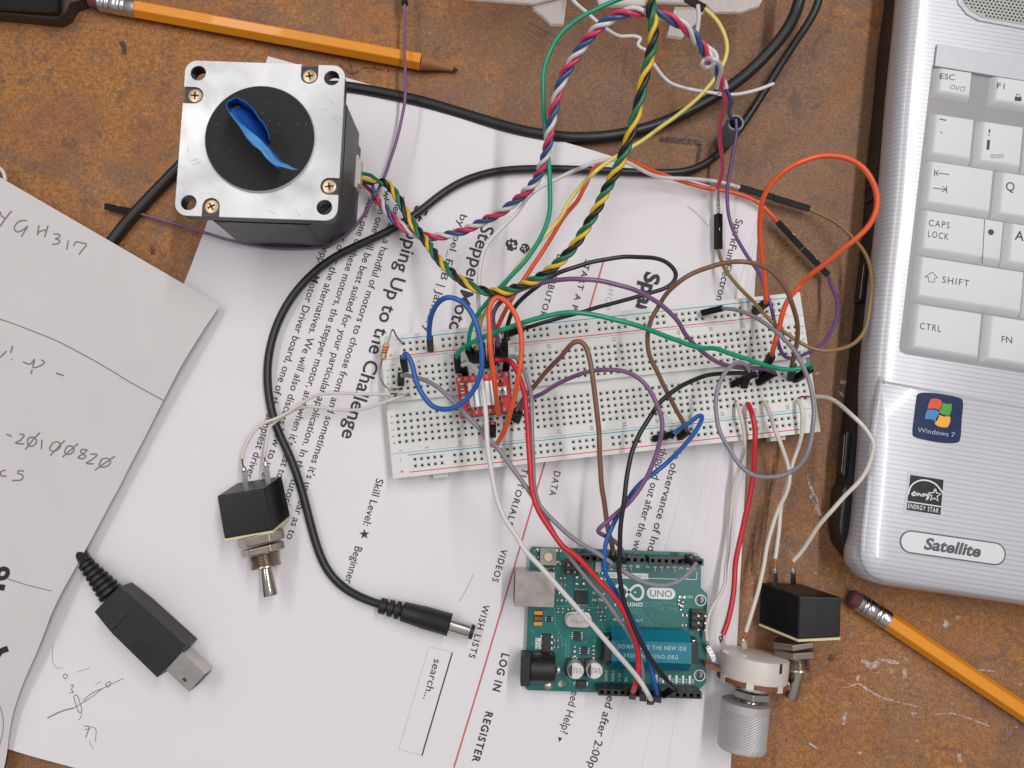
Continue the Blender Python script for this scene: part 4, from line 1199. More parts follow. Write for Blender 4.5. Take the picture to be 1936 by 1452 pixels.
jumper(JW, 'purple', 'purple jumper wire arching from the driver over to the far end of the breadboard',
       zm(*Z8, (515, 950, 29), (482, 850, 32), (480, 770), (520, 700, 38), (620, 630), (760, 572, 45), (900, 545), (1050, 535, 48), (1250, 555), (1450, 610, 46), (1600, 690), (1740, 810, 38)) + zm(*Z3, (60, 380), (150, 490, 28), (260, 585), (400, 645, 22), (550, 668), (680, 668, 20), (760, 685, 20)),
       H(Z1, (1035, 490, 12), (1030, 395, 27)), H(Z3, (655, 785, 12), (785, 706, 19)), r=0.85)
jumper(JW, 'orange', 'orange jumper wire looped over the red driver board',
       zm(*Z1, (1040, 958, 25), (1025, 880, 29), (1005, 720, 38), (985, 560), (968, 400, 44), (958, 250), (955, 130), (980, 45, 44), (1025, 8), (1080, 25), (1140, 90, 44), (1190, 200), (1218, 320, 44), (1220, 470), (1200, 620, 42), (1170, 790), (1135, 930, 34), (1085, 1080), (1040, 1165, 25), (1000, 1205, 20), (950, 1180), (915, 1100, 16), (935, 1045, 16), (990, 1035, 17)),
       None, H(Z1, (990, 1120, 12), (990, 1035, 18)), r=0.95)
jumper(JW, 'orange', 'orange jumper wire running from the driver under the twisted cable to a long black plug',
       zm(*Z8, (500, 890, 29), (550, 780, 32), (610, 670, 34), (700, 530, 34), (800, 375), (900, 215, 30), (1000, 60)) + [(1096, 375, 26), (1110, 342, 22), (1125, 315), (1145, 305, 18), (1170, 300), (1200, 308, 14)] + zm(*Z4, (100, 270), (250, 322, 9), (450, 392), (600, 420, 7), (740, 448), (860, 490, 6), (940, 545), (1000, 605, 6)),
       H(Z1, (975, 490, 12), (968, 365, 27)), H(Z4, (1225, 850, 5), (1045, 655, 5)), r=0.85)
jumper(JW, 'violet', 'violet jumper wire hanging from the grey sleeve down to a black plug beside the laptop',
       [(1391, 226, 20)] + zm(*Z4, (745, 20, 20), (715, 180, 18), (690, 320), (675, 480, 14), (690, 630), (740, 770, 14), (820, 900), (890, 1000, 18), (945, 1110)) + zm(*Z3, (700, 0, 22), (750, 130, 24), (785, 280), (805, 400, 24), (830, 500), (865, 570, 22), (920, 588), (1000, 565, 20), (1100, 520), (1210, 430, 16), (1275, 310), (1300, 180, 12), (1285, 80), (1245, 0, 8)),
       None, H(Z4, (1230, 855, 5), (1415, 1045, 5)), r=0.7)
jumper(JW, 'white', 'white jumper wire rising from the breadboard over the page to a flat black plug',
       zm(*Z1, (897, 390, 28), (892, 250, 31), (875, 100)) + zm(*Z8, (375, 660, 34), (385, 530), (400, 400, 36), (440, 290), (520, 200, 36), (650, 75)) + [(1000, 366, 34), (1060, 335, 30), (1110, 311), (1150, 301, 26), (1180, 304), (1215, 322, 20)] + zm(*Z4, (100, 300), (200, 335, 14), (330, 338), (480, 345, 10), (620, 362), (700, 385, 7)),
       H(Z1, (910, 520, 12), (900, 400, 26)), H(Z4, (1010, 475, 5), (770, 405, 6)), r=0.75)
jumper(JW, 'tan', 'tan brown jumper wire looping from the flat black plug past the laptop and back',
       zm(*Z4, (1300, 575, 5), (1420, 630, 7), (1560, 730), (1660, 850, 14), (1718, 960), (1738, 1100, 20)) + zm(*Z3, (1562, 100, 24), (1545, 270), (1490, 410, 26), (1370, 500), (1230, 528, 28), (1080, 500), (930, 420, 28), (800, 325), (680, 210, 26), (560, 85), (470, 5, 20)) + zm(*Z4, (860, 1230, 18), (740, 1110), (670, 1020, 12), (630, 930, 9)),
       H(Z4, (1015, 480, 5), (1278, 560, 5)), H(Z4, (612, 600, 7), (612, 855, 6.5)), r=0.72)
jumper(JW, 'brown', 'brown jumper wire arching high above the far end of the breadboard',
       zm(*Z3, (930, 630, 24), (955, 520, 30), (975, 400), (965, 260, 40), (925, 130)) + zm(*Z4, (1150, 1250, 46), (1100, 1130), (1020, 1030, 50), (920, 970), (800, 945, 52), (680, 955), (550, 985, 50), (430, 1030), (330, 1090, 48), (240, 1165), (160, 1270, 42)) + zm(*Z2, (1040, 90, 40), (990, 180), (962, 290, 36), (962, 410), (985, 520, 32), (1040, 620), (1100, 740, 28), (1160, 860), (1220, 970, 22), (1270, 1060, 19)),
       H(Z3, (915, 750, 12), (940, 650, 22)), H(Z2, (1215, 1140, 12), (1280, 1090, 17)), r=0.85)
jumper(JW, 'orange', 'orange jumper wire in a wide loop reaching over the laptop edge',
       zm(*Z4, (962, 1230, 24), (950, 1050, 28), (925, 850), (912, 680, 38), (925, 540), (960, 440, 46), (1030, 340), (1140, 255, 52), (1290, 190), (1450, 165, 54), (1590, 200), (1700, 295, 56), (1770, 430), (1770, 570, 54), (1710, 690), (1610, 790, 50), (1480, 890), (1340, 1005, 42), (1210, 1110)) + zm(*Z3, (985, 10, 36), (905, 90), (862, 190, 32), (835, 290), (810, 390, 29), (780, 500)),
       H(Z3, (625, 215, 12), (715, 140, 22)), H(Z3, (680, 720, 12), (765, 560, 25)), r=0.95)
jumper(JW, 'grey', 'grey jumper wire making a big round loop below the far end of the breadboard',
       zm(*Z3, (380, 185, 20), (480, 195, 24), (600, 240), (740, 325, 32), (870, 435), (960, 545, 38), (1020, 665), (1078, 800, 42), (1102, 950), (1095, 1110, 42)) + zm(*Z6, (990, 50), (940, 200, 40), (860, 310), (740, 380, 36), (600, 400), (450, 375, 32), (320, 280), (220, 150, 30)) + zm(*Z3, (430, 1330), (345, 1180, 30), (312, 1000), (325, 850, 30), (370, 730), (430, 650, 28), (500, 615), (555, 640, 24)),
       H(Z3, (205, 220, 14), (365, 183, 19)), H(Z3, (540, 810, 12), (580, 690, 21)), r=0.8)
jumper(JW, 'black', 'black jumper wire curving from the far end of the breadboard down to the teal board',
       zm(*Z3, (600, 708, 20), (450, 706, 22), (250, 722), (80, 785, 30)) + zm(*Z2, (1400, 650), (1250, 710, 34), (1110, 810), (1000, 935, 38), (900, 1090), (835, 1240, 40), (800, 1390)) + zm(*Z5, (925, 220, 40), (890, 420), (865, 620, 40), (845, 830), (828, 1020, 38), (822, 1200)) + zm(*Z7, (932, 330, 36), (945, 460), (985, 600, 34), (1040, 740), (1110, 890, 32), (1190, 1020), (1280, 1140, 28)),
       H(Z3, (445, 800, 12), (630, 712, 19)), H(Z7, (1275, 1265, 15), (1350, 1220, 21)), r=0.85)
jumper(JW, 'purple', 'purple jumper wire arching across the middle of the breadboard to the teal board',
       zm(*Z1, (1225, 890, 19), (1300, 825), (1420, 780, 24), (1560, 715)) + zm(*Z2, (100, 790, 26), (230, 708), (370, 645, 34), (500, 605), (640, 588, 40), (760, 600), (870, 650, 42), (960, 740), (1030, 860, 42), (1070, 990), (1072, 1110, 42), (1040, 1240)) + zm(*Z5, (1170, 180, 40), (1110, 340), (1040, 470, 38), (940, 600), (830, 710, 36), (720, 800), (650, 855, 34), (632, 888), (665, 918, 32), (745, 955), (815, 1010, 28), (860, 1080)),
       H(Z1, (1180, 1000, 13), (1205, 925, 19)), H(Z5, (868, 1165, 15), (868, 1120, 22), ), r=0.8)
jumper(JW, 'brown', 'brown jumper wire bent like a hairpin from the driver down to the teal board',
       zm(*Z1, (1200, 890, 21), (1235, 830, 22), (1330, 715), (1450, 575, 34)) + zm(*Z2, (250, 500, 42), (320, 410), (365, 370, 48), (410, 365), (450, 400, 48), (480, 480), (505, 600, 48), (528, 750), (550, 900, 46), (568, 1100)) + zm(*Z5, (642, 60, 44), (655, 300), (675, 520, 40), (700, 720), (730, 900, 32), (765, 1040)),
       H(Z1, (1150, 985, 13), (1178, 925, 20)), H(Z5, (755, 1170, 15), (768, 1100, 22)), r=0.9)
jumper(JW, 'blue', 'blue jumper wire with a sharp hook, running from the lower rail to the teal board',
       zm(*Z2, (1180, 1095, 18), (1260, 1045, 20), (1330, 998), (1375, 966, 22), (1402, 972), (1385, 1030, 24), (1310, 1140), (1190, 1270, 30), (1060, 1380)) + zm(*Z5, (1230, 290, 34), (1090, 400), (980, 500, 34), (890, 620), (815, 750, 34), (745, 890), (700, 1020, 34), (688, 1150), (700, 1280, 33)) + zm(*Z7, (860, 400), (920, 510, 30), (990, 610), (1060, 740, 28), (1120, 890), (1165, 1040, 26), (1200, 1170)),
       H(Z2, (1010, 1150, 13), (1165, 1112, 18)), H(Z7, (1228, 1300, 15), (1218, 1255, 22)), r=0.85)
jumper(JW, 'grey', 'grey jumper wire sweeping from the left end of the breadboard to the last digital pins',
       zm(*Z1, (300, 640, 24), (370, 655, 26), (460, 685), (560, 750, 30), (680, 860), (800, 985, 34), (900, 1085), (1010, 1215, 36), (1150, 1380)) + zm(*Z5, (30, 570, 36), (130, 695), (260, 840, 36), (430, 975), (600, 1085, 34), (780, 1200), (930, 1300, 32), (1080, 1372), (1230, 1392, 30), (1370, 1350), (1470, 1270, 27), (1525, 1195, 25)),
       H(Z1, (245, 700, 12), (250, 640, 23)), H(Z5, (1450, 1130, 16), (1525, 1190, 24)), r=0.85)
jumper(JW, 'white', 'white jumper wire passing over the heatsink and on across to the teal board',
       zm(*Z1, (775, 545, 28), (820, 560, 32), (865, 620, 36), (905, 730), (925, 880, 40), (938, 1060), (950, 1250, 42), (980, 1420)) + [(937, 930, 42), (950, 975), (975, 1012, 42)] + zm(*Z7, (210, 165), (360, 320, 42), (510, 490), (650, 645, 40), (780, 795), (900, 935, 36), (1010, 1060), (1095, 1165, 30), (1150, 1260)),
       H(Z1, (772, 645, 13), (748, 556, 26)), H(Z7, (1165, 1315, 15), (1172, 1300, 23)), r=0.9)
jumper(JW, 'red', 'red jumper wire bending down from the driver to the teal board',
       zm(*Z1, (1050, 514, 25), (1120, 515, 28), (1175, 575), (1225, 710, 32), (1258, 860), (1272, 1080, 36), (1275, 1350)) + zm(*Z5, (8, 250, 38), (15, 440), (55, 640, 38), (160, 830), (310, 1030, 38), (500, 1230)) + zm(*Z7, (600, 205, 37), (750, 370), (880, 505, 35), (965, 625), (1030, 765, 32), (1065, 880), (1078, 1010, 29), (1065, 1150)),
       H(Z1, (955, 560, 13), (1008, 514, 25)), H(Z7, (1030, 1275, 15), (1035, 1240, 22)), r=1.0)
jumper(JW, 'grey', 'slate grey jumper wire running right beside the red one to the teal board',
       zm(*Z1, (1150, 480, 25), (1205, 520), (1255, 630, 29), (1290, 760), (1306, 920, 33), (1306, 1150), (1298, 1380, 35)) + zm(*Z5, (38, 200), (38, 420, 36), (75, 600), (150, 770, 35), (270, 950)) + zm(*Z7, (440, 60, 34), (560, 225), (690, 385, 33), (800, 510), (890, 635, 31), (975, 750), (1050, 880, 28), (1098, 1010), (1110, 1130, 25)),
       H(Z1, (1092, 605, 13), (1105, 515, 25)), H(Z7, (1112, 1290, 15), (1112, 1230, 22)), r=0.8)
jumper(JW, 'green', 'teal green jumper wire curving from the driver up past the frosted box',
       zm(*Z8, (312, 980, 28), (318, 900, 31), (350, 820), (400, 740, 38), (480, 645), (600, 520, 44), (700, 415), (780, 300, 46), (840, 180), (870, 70, 48)) + zm(*ZU, (1230, 1250, 50), (1205, 900), (1180, 650, 52), (1200, 420), (1285, 260, 54), (1400, 150), (1550, 60, 56), (1750, -20, 56), (1900, -70, 56)),
       H(Z1, (835, 520, 12), (792, 425, 26)), None, r=0.8)
jumper(JW, 'yellow', 'pale yellow jumper wire curving up to a black plug by the frosted box',
       zm(*Z8, (368, 990, 28), (385, 850, 33), (430, 760), (500, 650, 38), (620, 490), (740, 340, 40), (860, 210), (960, 90, 40)) + zm(*ZT, (270, 1390), (400, 1225, 38), (550, 1105), (700, 1015, 36), (900, 880), (1090, 735, 36), (1240, 590), (1330, 450, 38), (1362, 330), (1340, 230, 40), (1285, 130)),
       H(Z1, (865, 520, 12), (858, 425, 26)), H(ZT, (1075, -15, 40), (1205, 60, 40), ), r=0.75)
T_, O_ = jumper(JW, 'purple', 'purple jumper wire draped around the motor corner, its black plug on the bench',
       [(765, 40, 10), (764, 100, 12), (767, 165, 14), (762, 215), (748, 270, 14), (732, 320), (715, 360, 12), (690, 405), (660, 440, 8), (635, 456), (610, 466, 5.2), (560, 470), (500, 467, 4.6), (440, 455), (380, 438, 3.6), (320, 420), (280, 408, 2.6)],
       ((765, -70, 10), (765, 8, 10)), ((200, 390, 2.2), (253, 401, 2.0)), r=0.62, group=None)

# hook-up wires of the switches and the dial
HW = 'hookup_wire'
def hook(label, col, pts, bare0=None, bare1=None, r=0.78, group='hook-up wires of switches and dial', n=7):
    path = lift(tidy(pts)); O = V((path[0].x, path[0].y, 0))
    T = thing(HW, label, 'wire', O, 0, group)
    mb = MB(); mb.tube(wobble(relax(spline(path, n))), r, 10); mb.build('insulation', wmat(col), T, O, smooth=60)
    for b_, e in ((bare0, path[0]), (bare1, path[-1])):
        if b_:
            mb = MB(); mb.tube(spline([e] + [P(*p) for p in b_], 5), 0.35, 8); mb.build('bare_end', M_COPPER, T, O, smooth=60)
jw2 = 'ivory'
WC['ivory'] = (216, 208, 198)
hook('thin ivory wire from the left terminal of the toggle switch on the page', 'ivory', zm(*ZP4, (1300, 1250, 16), (1200, 1255, 16), (1050, 1250), (900, 1244, 14), (760, 1268), (640, 1352, 12), (520, 1425)) + zm(*ZP5, (420, 75, 13), (340, 160), (292, 260, 15), (282, 320, 16)), zm(*ZP4, (1345, 1250, 13)), zm(*ZP5, (288, 360, 15), (300, 395, 14)), 0.62)
hook('thin ivory wire from the right terminal of the toggle switch on the page', 'ivory', zm(*ZP4, (1400, 1262, 16), (1300, 1292, 16), (1150, 1348), (1020, 1365, 12), (850, 1350), (720, 1340, 9), (640, 1360), (560, 1410, 9), (500, 1455)) + zm(*ZP5, (472, 100, 11), (452, 200), (440, 270, 14), (436, 310, 16)), zm(*ZP4, (1425, 1255, 12)), zm(*ZP5, (440, 345, 15)), 0.62)
hook('white wire from the breadboard edge going down behind the teal board to the dial', 'ivory', zm(*Z3, (485, 945, 14), (515, 1050, 17), (540, 1180), (548, 1300, 14), (515, 1410)) + zm(*Z6, (345, 230, 8), (305, 370), (275, 500, 6), (255, 700), (240, 900, 5.5), (225, 1120), (190, 1300, 6)) + zm(*ZR, (222, 70, 8), (215, 170), (165, 258, 11), (125, 335), (108, 430, 11), (113, 490)), zm(*Z3, (475, 930, 12)), None, 0.7)
hook('thick red wire from the breadboard edge down to the dial', 'red', zm(*Z3, (575, 955, 14), (612, 1050, 18), (632, 1180)) + zm(*Z6, (470, 60, 18), (465, 230), (448, 420, 15), (410, 650), (345, 900, 13), (300, 1130), (270, 1380, 13)) + zm(*ZR, (272, 130), (258, 260, 15), (232, 380), (203, 455, 16)), zm(*Z3, (565, 940, 12)), zm(*ZR, (192, 500, 15)), 1.0)
hook('white wire from the breadboard edge down to the middle terminal of the dial', 'ivory', zm(*Z3, (705, 935, 14), (745, 1020, 17), (795, 1180), (850, 1340, 16)) + zm(*Z6, (700, 70), (750, 210, 15), (783, 330), (785, 430, 14), (755, 555), (690, 670, 12), (630, 830), (590, 1000, 11), (555, 1200), (515, 1400, 13)) + zm(*ZR, (415, 170), (375, 310, 16), (335, 440)), zm(*Z3, (685, 935, 12)), zm(*ZR, (318, 500, 16)), 0.78)
hook('white wire from the breadboard end to the left terminal of the other toggle switch', 'ivory', zm(*Z3, (975, 925, 14), (1010, 1000, 17), (1008, 1130), (975, 1280, 15)) + zm(*Z6, (890, 20), (855, 160, 12), (810, 290), (780, 420, 11), (735, 550), (705, 680, 11), (692, 850), (675, 1020, 13), (656, 1150, 15)), zm(*Z3, (990, 905, 12)), zm(*ZR, (502, 70, 15)), 0.78)
hook('white wire swinging out over the laptop edge to a toggle switch terminal', 'ivory', zm(*Z3, (1120, 895, 15), (1225, 905, 20), (1310, 955), (1410, 1050, 32), (1520, 1150), (1585, 1260, 34), (1590, 1380)) + zm(*Z6, (1555, 130, 34), (1510, 290), (1430, 430, 32), (1300, 570), (1170, 710, 28), (1060, 830), (960, 990, 20), (880, 1100), (820, 1165, 16)), zm(*Z3, (1060, 896, 14), (1000, 896, 12)), zm(*ZR, (606, 70, 16)), 0.78)

# free white wires near the plastic case
T = thing('white_wire', 'stiff white wire with a kink, lying across the bench by the thick cable', 'wire', P(1150, 50, 0))
O = T.location / MM
path = lift(zm(*ZT, (270, -60, 26), (310, 10, 26), (400, 90), (480, 160, 22), (540, 205), (620, 248, 16), (730, 250), (765, 268, 13), (748, 305), (770, 330, 12), (800, 345), (850, 430, 12), (950, 555), (1050, 600, 9), (1220, 632), (1400, 650, 10), (1550, 622), (1680, 575, 11)))
mb = MB(); mb.tube(spline(path, 7), 0.75, 10); mb.build('insulation', wmat('white'), T, O, smooth=60)
T = thing('white_wire', 'white wire end curled into a small ring on the twisted cable', 'wire', P(1325, 100, 0))
O = T.location / MM
path = lift(zm(*ZT, (1160, 40, 50), (1165, 110, 52), (1160, 180), (1150, 245, 60), (1170, 290, 66), (1225, 322, 70), (1278, 365), (1288, 410, 70), (1255, 455), (1210, 462, 68), (1190, 435), (1215, 408, 70), (1275, 410, 74), (1310, 440), (1318, 490, 68), (1300, 550), (1292, 605, 60)))
mb = MB(); mb.tube(spline(path, 7), 0.75, 10); mb.build('insulation', wmat('white'), T, O, smooth=60)
T = thing('white_wire', 'short piece of white wire at the upper edge of the note paper', 'wire', P(0, 340, 0))
O = T.location / MM
mb = MB(); mb.tube(spline([P(-60, 318, 3), P(-15, 312, 5), P(4, 322, 6), P(10, 338, 6), P(8, 352, 5)], 7), 0.75, 10); mb.build('insulation', wmat('white'), T, O, smooth=60)

# twisted motor leads
def twisted(label, pts, cols, pitch, loose, tails, group='twisted motor cables', r=0.78):
    path = relax(spline(lift(pts), 16), 25)
    T, N, B = frames(path)
    L = [0.0]
    for a, b_ in zip(path, path[1:]): L.append(L[-1] + (b_ - a).length)
    O = V((path[0].x, path[0].y, 0))
    tw = thing('twisted_cable', label, 'cable', O, 0, group)
    for k, c in enumerate(cols):
        q_ = []
        for i, p in enumerate(path):
            e = smooth01(L[i] / 12.0)
            ph = 2 * pi * (L[i] / pitch + k / 3) + 1.3 * sin(L[i] / 19.0 + 0.7) + 0.5 * sin(L[i] / 7.3)
            rr = 0.92 + 0.16 * (0.5 + 0.5 * sin(L[i] / 11.0 + k * 2.1)) + loose * (1 - e) * 2.0
            q_.append(p + (N[i] * cos(ph) + B[i] * sin(ph)) * rr)
        head = tails.get(('start', c))
        if head: q_ = [P(*h) for h in head] + q_[10:]
        tail = tails.get(('end', c))
        if tail: q_ = q_[:-3] + [p for p in spline([q_[-4]] + [P(*h) for h in tail], 6)][1:]
        mb = MB(); mb.tube(q_, r, 9); mb.build('lead', wmat(c), tw, O, smooth=60)
    return tw, O
twA, OA = twisted('twisted blue, red and white cable arching from the motor to the frosted box',
        [(700, 350, 14), (722, 385, 13), (745, 415, 13), (775, 438, 14), (815, 448, 15), (860, 442, 18), (905, 423, 24), (945, 402, 31), (985, 372, 39), (1015, 338, 46), (1032, 292, 52), (1040, 245, 57), (1050, 192, 62), (1068, 140, 67), (1098, 92, 72), (1135, 48, 77), (1180, 24, 80), (1235, 24, 80), (1285, 44, 78), (1325, 85, 72), (1352, 130, 66), (1372, 175, 58)],
        ['white', 'pink', 'navy'], 13.0, 0.0,
        {('end', 'pink'): [(1372, 190, 54), (1362, 225, 44), (1361, 265, 34), (1365, 300, 26), (1364, 330, 19), (1356, 356, 13)], ('end', 'navy'): [(1382, 190, 52), (1378, 210, 40), (1384, 226, 18)], ('end', 'white'): [(1366, 165, 60), (1360, 180, 58)],
         ('start', 'navy'): [(680, 338, 13), (704, 348, 13)], ('start', 'pink'): [(682, 342, 10), (716, 374, 10)], ('start', 'white'): [(681, 346, 9), (712, 386, 9)]})
mb = MB(); mb.tube(spline([P(1356, 356, 13), P(1357, 372, 10), P(1358, 390, 8), P(1358, 406, 7)], 8), [0.75 + 0.12 * sin(i * 1.9) for i in range(25)], 9); mb.build('tinned_end', M_SOLDER, twA, OA, smooth=60)
twisted('twisted green, yellow and black cable arching from the motor high over the page',
        [(705, 334, 15), (735, 350, 15), (755, 378, 15), (770, 408, 16), (792, 438, 18), (815, 470, 24), (842, 505, 31), (880, 535, 37), (925, 553, 42), (975, 545, 47), (1030, 518, 53), (1075, 478, 58), (1110, 428, 62), (1142, 368, 66), (1170, 312, 69), (1190, 262, 72), (1205, 205, 75), (1218, 148, 78), (1232, 92, 80), (1236, 45, 82), (1230, 10, 83), (1240, -40, 84), (1250, -90, 84)],
        ['dyellow', 'black', 'dgreen'], 13.0, 0.0,
        {('start', 'dgreen'): [(681, 327, 14), (700, 331, 15)], ('start', 'dyellow'): [(680, 335, 14), (705, 343, 15)], ('start', 'black'): [(680, 338, 12), (700, 347, 13)]})

# grey sleeve standing on the bench
T = P(1391, 232, 20)
mb = MB(); c_ = V((T.x, T.y, 0))
prof = [(0.3, 3.4), (19.5, 3.4), (20.0, 3.2), (20.0, 2.5), (8, 2.3), (6, 1.0)]
mb.lathe(c_, c_ + V((0, 0, 20)), prof, 32)
tag(mb.build('cable_sleeve', mat('sleeve_grey', (98, 106, 110), 0.4, var=0.1), None, c_, smooth=40), 'short grey tube holding the ends of two wires', 'sleeve')

# =================================================================== BLACK CABLES
c_ = P(215, 450, 0)
T = thing('usb_cable', 'thick black cable with a square silver computer plug', 'cable', c_)
path = lift([(180, 1085, 8), (165, 1066, 7.2), (152, 1046, 4.0), (120, 985, 2.8), (85, 900, 2.6), (80, 760, 2.6), (130, 590, 2.6), (215, 450, 2.6), (265, 392, 2.6), (330, 325, 2.6), (400, 255, 4.5), (480, 200, 5.2), (580, 168, 3.5), (640, 163, 2.8), (700, 172, 2.6), (790, 190, 2.6), (890, 220, 2.6), (990, 249, 2.6), (1080, 261, 2.6), (1165, 256, 2.7), (1250, 234, 3), (1340, 190, 6), (1410, 142, 10), (1460, 92, 14), (1495, 45, 18), (1512, 0, 22), (1525, -70, 24)])
mb = MB(); mb.tube(relax(spline(path, 8), 14), 2.35, 16)
mb.build('cable', M_RUBBER, T, c_, smooth=60)
G_ = (0, 1050, 3.612)
def gz(x, y, z): return P(*zm(*G_, (x, y))[0], z)
a_, b_ = gz(585, 55, 8.2), gz(770, 275, 9)
mb = MB()
L_ = (b_ - a_).length; pr = [(-0.1, 2.9)]
for i in range(7):
    t0 = L_ * i / 7; r_ = 2.9 + 0.28 * i
    pr += [(t0 + 0.05, r_ - 0.7), (t0 + 0.35, r_), (t0 + L_ / 7 * 0.62, r_), (t0 + L_ / 7 * 0.68, r_ - 0.7)]
mb.lathe(a_, b_, pr, 20)
mb.build('strain_relief', M_BLACK, T, c_, smooth=35)
a_, m_, b_ = gz(775, 282, 9.3), gz(900, 405, 9.3), gz(1215, 700, 9.3)
mb = MB(); mb.bar(a_, m_, 12.6, 10.4, 0, w2=14.4, h2=11.2); mb.bar(m_, b_, 14.4, 11.2, 0, w2=15.2, h2=11.4)
d_ = (b_ - a_).normalized(); n_ = V((-d_.y, d_.x, 0))
for i in range(7):
    p = a_ + d_ * (19.5 + i * 1.25) - n_ * 3.8 + V((0, 0, 5.62)); mb.bar(p - n_ * 2.4, p + n_ * 2.4, 0.6, 0.35, 0)
mb.bar(a_ + V((0, 0, 5.1)), b_ + V((0, 0, 5.7)), 0.5, 0.5)
mb.build('plug_body', M_BLACK, T, c_, bevel=0.9, seg=3)
p0 = b_ + d_ * 0.1; p1 = gz(1375, 850, 9.3)
mb = MB(); mb.bar(p0, p1, 8.6, 8.0, 0)
mb.bar(p1 + d_ * 0.02, p1 + d_ * 0.1, 7.4, 6.8, 1)
mb.bar(p1 - d_ * 5 + n_ * -2.3 + V((0, 0, 4.0)), p1 - d_ * 3.4 + n_ * -2.3 + V((0, 0, 4.0)), 1.0, 0.12, 1)
mb.build('plug_shell', [M_STEEL, M_CHIP], T, c_, bevel=0.5)

c_ = P(600, 1070, 0)
T = thing('power_cable', 'thin black cable snaking over the page to a round barrel plug', 'cable', c_)
path = lift([(728, 1146, 7), (690, 1133, 6.4), (650, 1112, 5.4), (618, 1078, 5), (598, 1030, 5), (582, 970, 5), (566, 910, 5), (545, 855, 5.2), (522, 808, 5.6), (509, 755, 6), (505, 700, 6), (514, 640, 6), (538, 582, 6), (575, 532, 6), (625, 490, 6), (680, 462, 6), (735, 437, 6), (790, 403, 5.4), (835, 366, 5), (880, 340, 5), (935, 324, 5), (1000, 319, 5), (1080, 320, 5), (1160, 324, 4.6), (1240, 327, 4), (1300, 325, 3), (1345, 303, 2), (1385, 262, 2), (1420, 212, 2), (1450, 165, 4), (1480, 115, 8), (1510, 70, 12), (1540, 25, 16), (1556, -30, 18), (1566, -80, 18)])
mb = MB(); mb.tube(relax(spline(path, 7), 14), 1.62, 14); mb.build('cable', M_RUBBER, T, c_, smooth=60)
G6 = (650, 1052, 3.63)
g6 = lambda x, y, z: P(*zm(*G6, (x, y))[0], z)
a_, b_ = g6(245, 335, 7.4), g6(395, 375, 7.6)
L_ = (b_ - a_).length; mb = MB()
mb.lathe(a_, b_, [(0, 2.4), (0.3, 3.0), (2.6, 3.0), (2.7, 2.0), (3.6, 2.0), (3.7, 3.2), (5.4, 3.2), (5.5, 2.0), (6.4, 2.0), (6.5, 3.4), (8.0, 3.4), (8.1, 2.2), (L_ + 0.6, 2.2)], 22)
mb.build('strain_relief', M_BLACK, T, c_, smooth=35)
a_, b_ = g6(400, 376, 7.8), g6(728, 470, 7.8); L_ = (b_ - a_).length
mb = MB(); mb.lathe(a_, b_, [(0, 3.2), (0.4, 3.7)] + [(L_ * 0.4 + 0.02, 4.05)] + [(L_ * 0.4 + i * 0.35, 4.15 + 0.14 * (i % 2)) for i in range(1, 32)] + [(L_ - 0.4, 4.5), (L_, 4.2)], 32)
mb.build('plug_body', M_BLACK, T, c_, smooth=40)
b2_, e_ = g6(729, 470, 7.8), g6(865, 513, 7.8); L_ = (e_ - b2_).length
mb = MB(); mb.lathe(b2_, e_, [(0, 2.6), (L_ - 1.0, 2.6), (L_ - 0.8, 2.35), (L_ - 0.2, 2.35), (L_, 2.5)], 28); mb.build('barrel', M_STEEL, T, c_, smooth=35)
d_ = (e_ - b2_).normalized()
mb = MB(); mb.lathe(e_ + d_ * 0.02, e_ + d_ * 3, [(0, 2.75), (1.5, 2.75), (1.5, 1.2), (0.2, 1.1)], 28); mb.build('tip_ring', M_BLACK, T, c_, smooth=35)

# =================================================================== RESISTOR
M_LEAD = mat('tinned_lead', (150, 146, 142), 0.35, 0.9)
c_ = P(728, 666, 0)
T = thing('resistor', 'tan resistor with red bands bridging the breadboard end', 'resistor', c_)
mb = MB()
mb.tube(spline(lift(zm(720, 600, 16.133, (690, 790, 11), (590, 720, 14), (470, 560), (400, 410, 18), (365, 375), (325, 430, 19), (270, 600), (225, 740, 19), (190, 830, 19))), 6), 0.32, 8)
mb.tube(spline(lift(zm(*Z1, (100, 490, 19), (88, 540, 18), (75, 610), (90, 680, 17), (130, 735), (190, 750, 15), (245, 748, 11))), 6), 0.32, 8)
mb.build('leads', M_LEAD, T, c_, smooth=60)
a_, b_ = P(*zm(*Z1, (132, 380))[0], 19), P(*zm(*Z1, (100, 512))[0], 19)
L_ = (b_ - a_).length; mb = MB()
fr = [(0, .35, 0), (.03, .85, 0), (.12, 1.22, 0), (.22, 1.25, 0), (.23, 1.25, 1), (.31, 1.18, 1), (.32, 1.12, 0), (.37, 1.08, 0), (.38, 1.08, 1), (.5, 1.05, 1), (.51, 1.05, 0), (.55, 1.05, 0), (.56, 1.05, 2), (.63, 1.05, 2), (.64, 1.05, 0), (.72, 1.12, 0), (.73, 1.16, 3), (.83, 1.25, 3), (.84, 1.25, 0), (.94, 1.05, 0), (1, .4, 0)]
for (t0, r0, m0), (t1, r1, m1_) in zip(fr, fr[1:]):
    mb.lathe(a_, b_, [(t0 * L_, r0), (t1 * L_, r1)], 18, m1_)
mb.build('body', [mat('resistor_tan', (205, 165, 118), 0.4), mat('band_red', (205, 62, 52), 0.4), mat('band_black', (60, 50, 56), 0.4), mat('band_gold', (190, 150, 80), 0.35, 0.5)], T, c_, smooth=45)

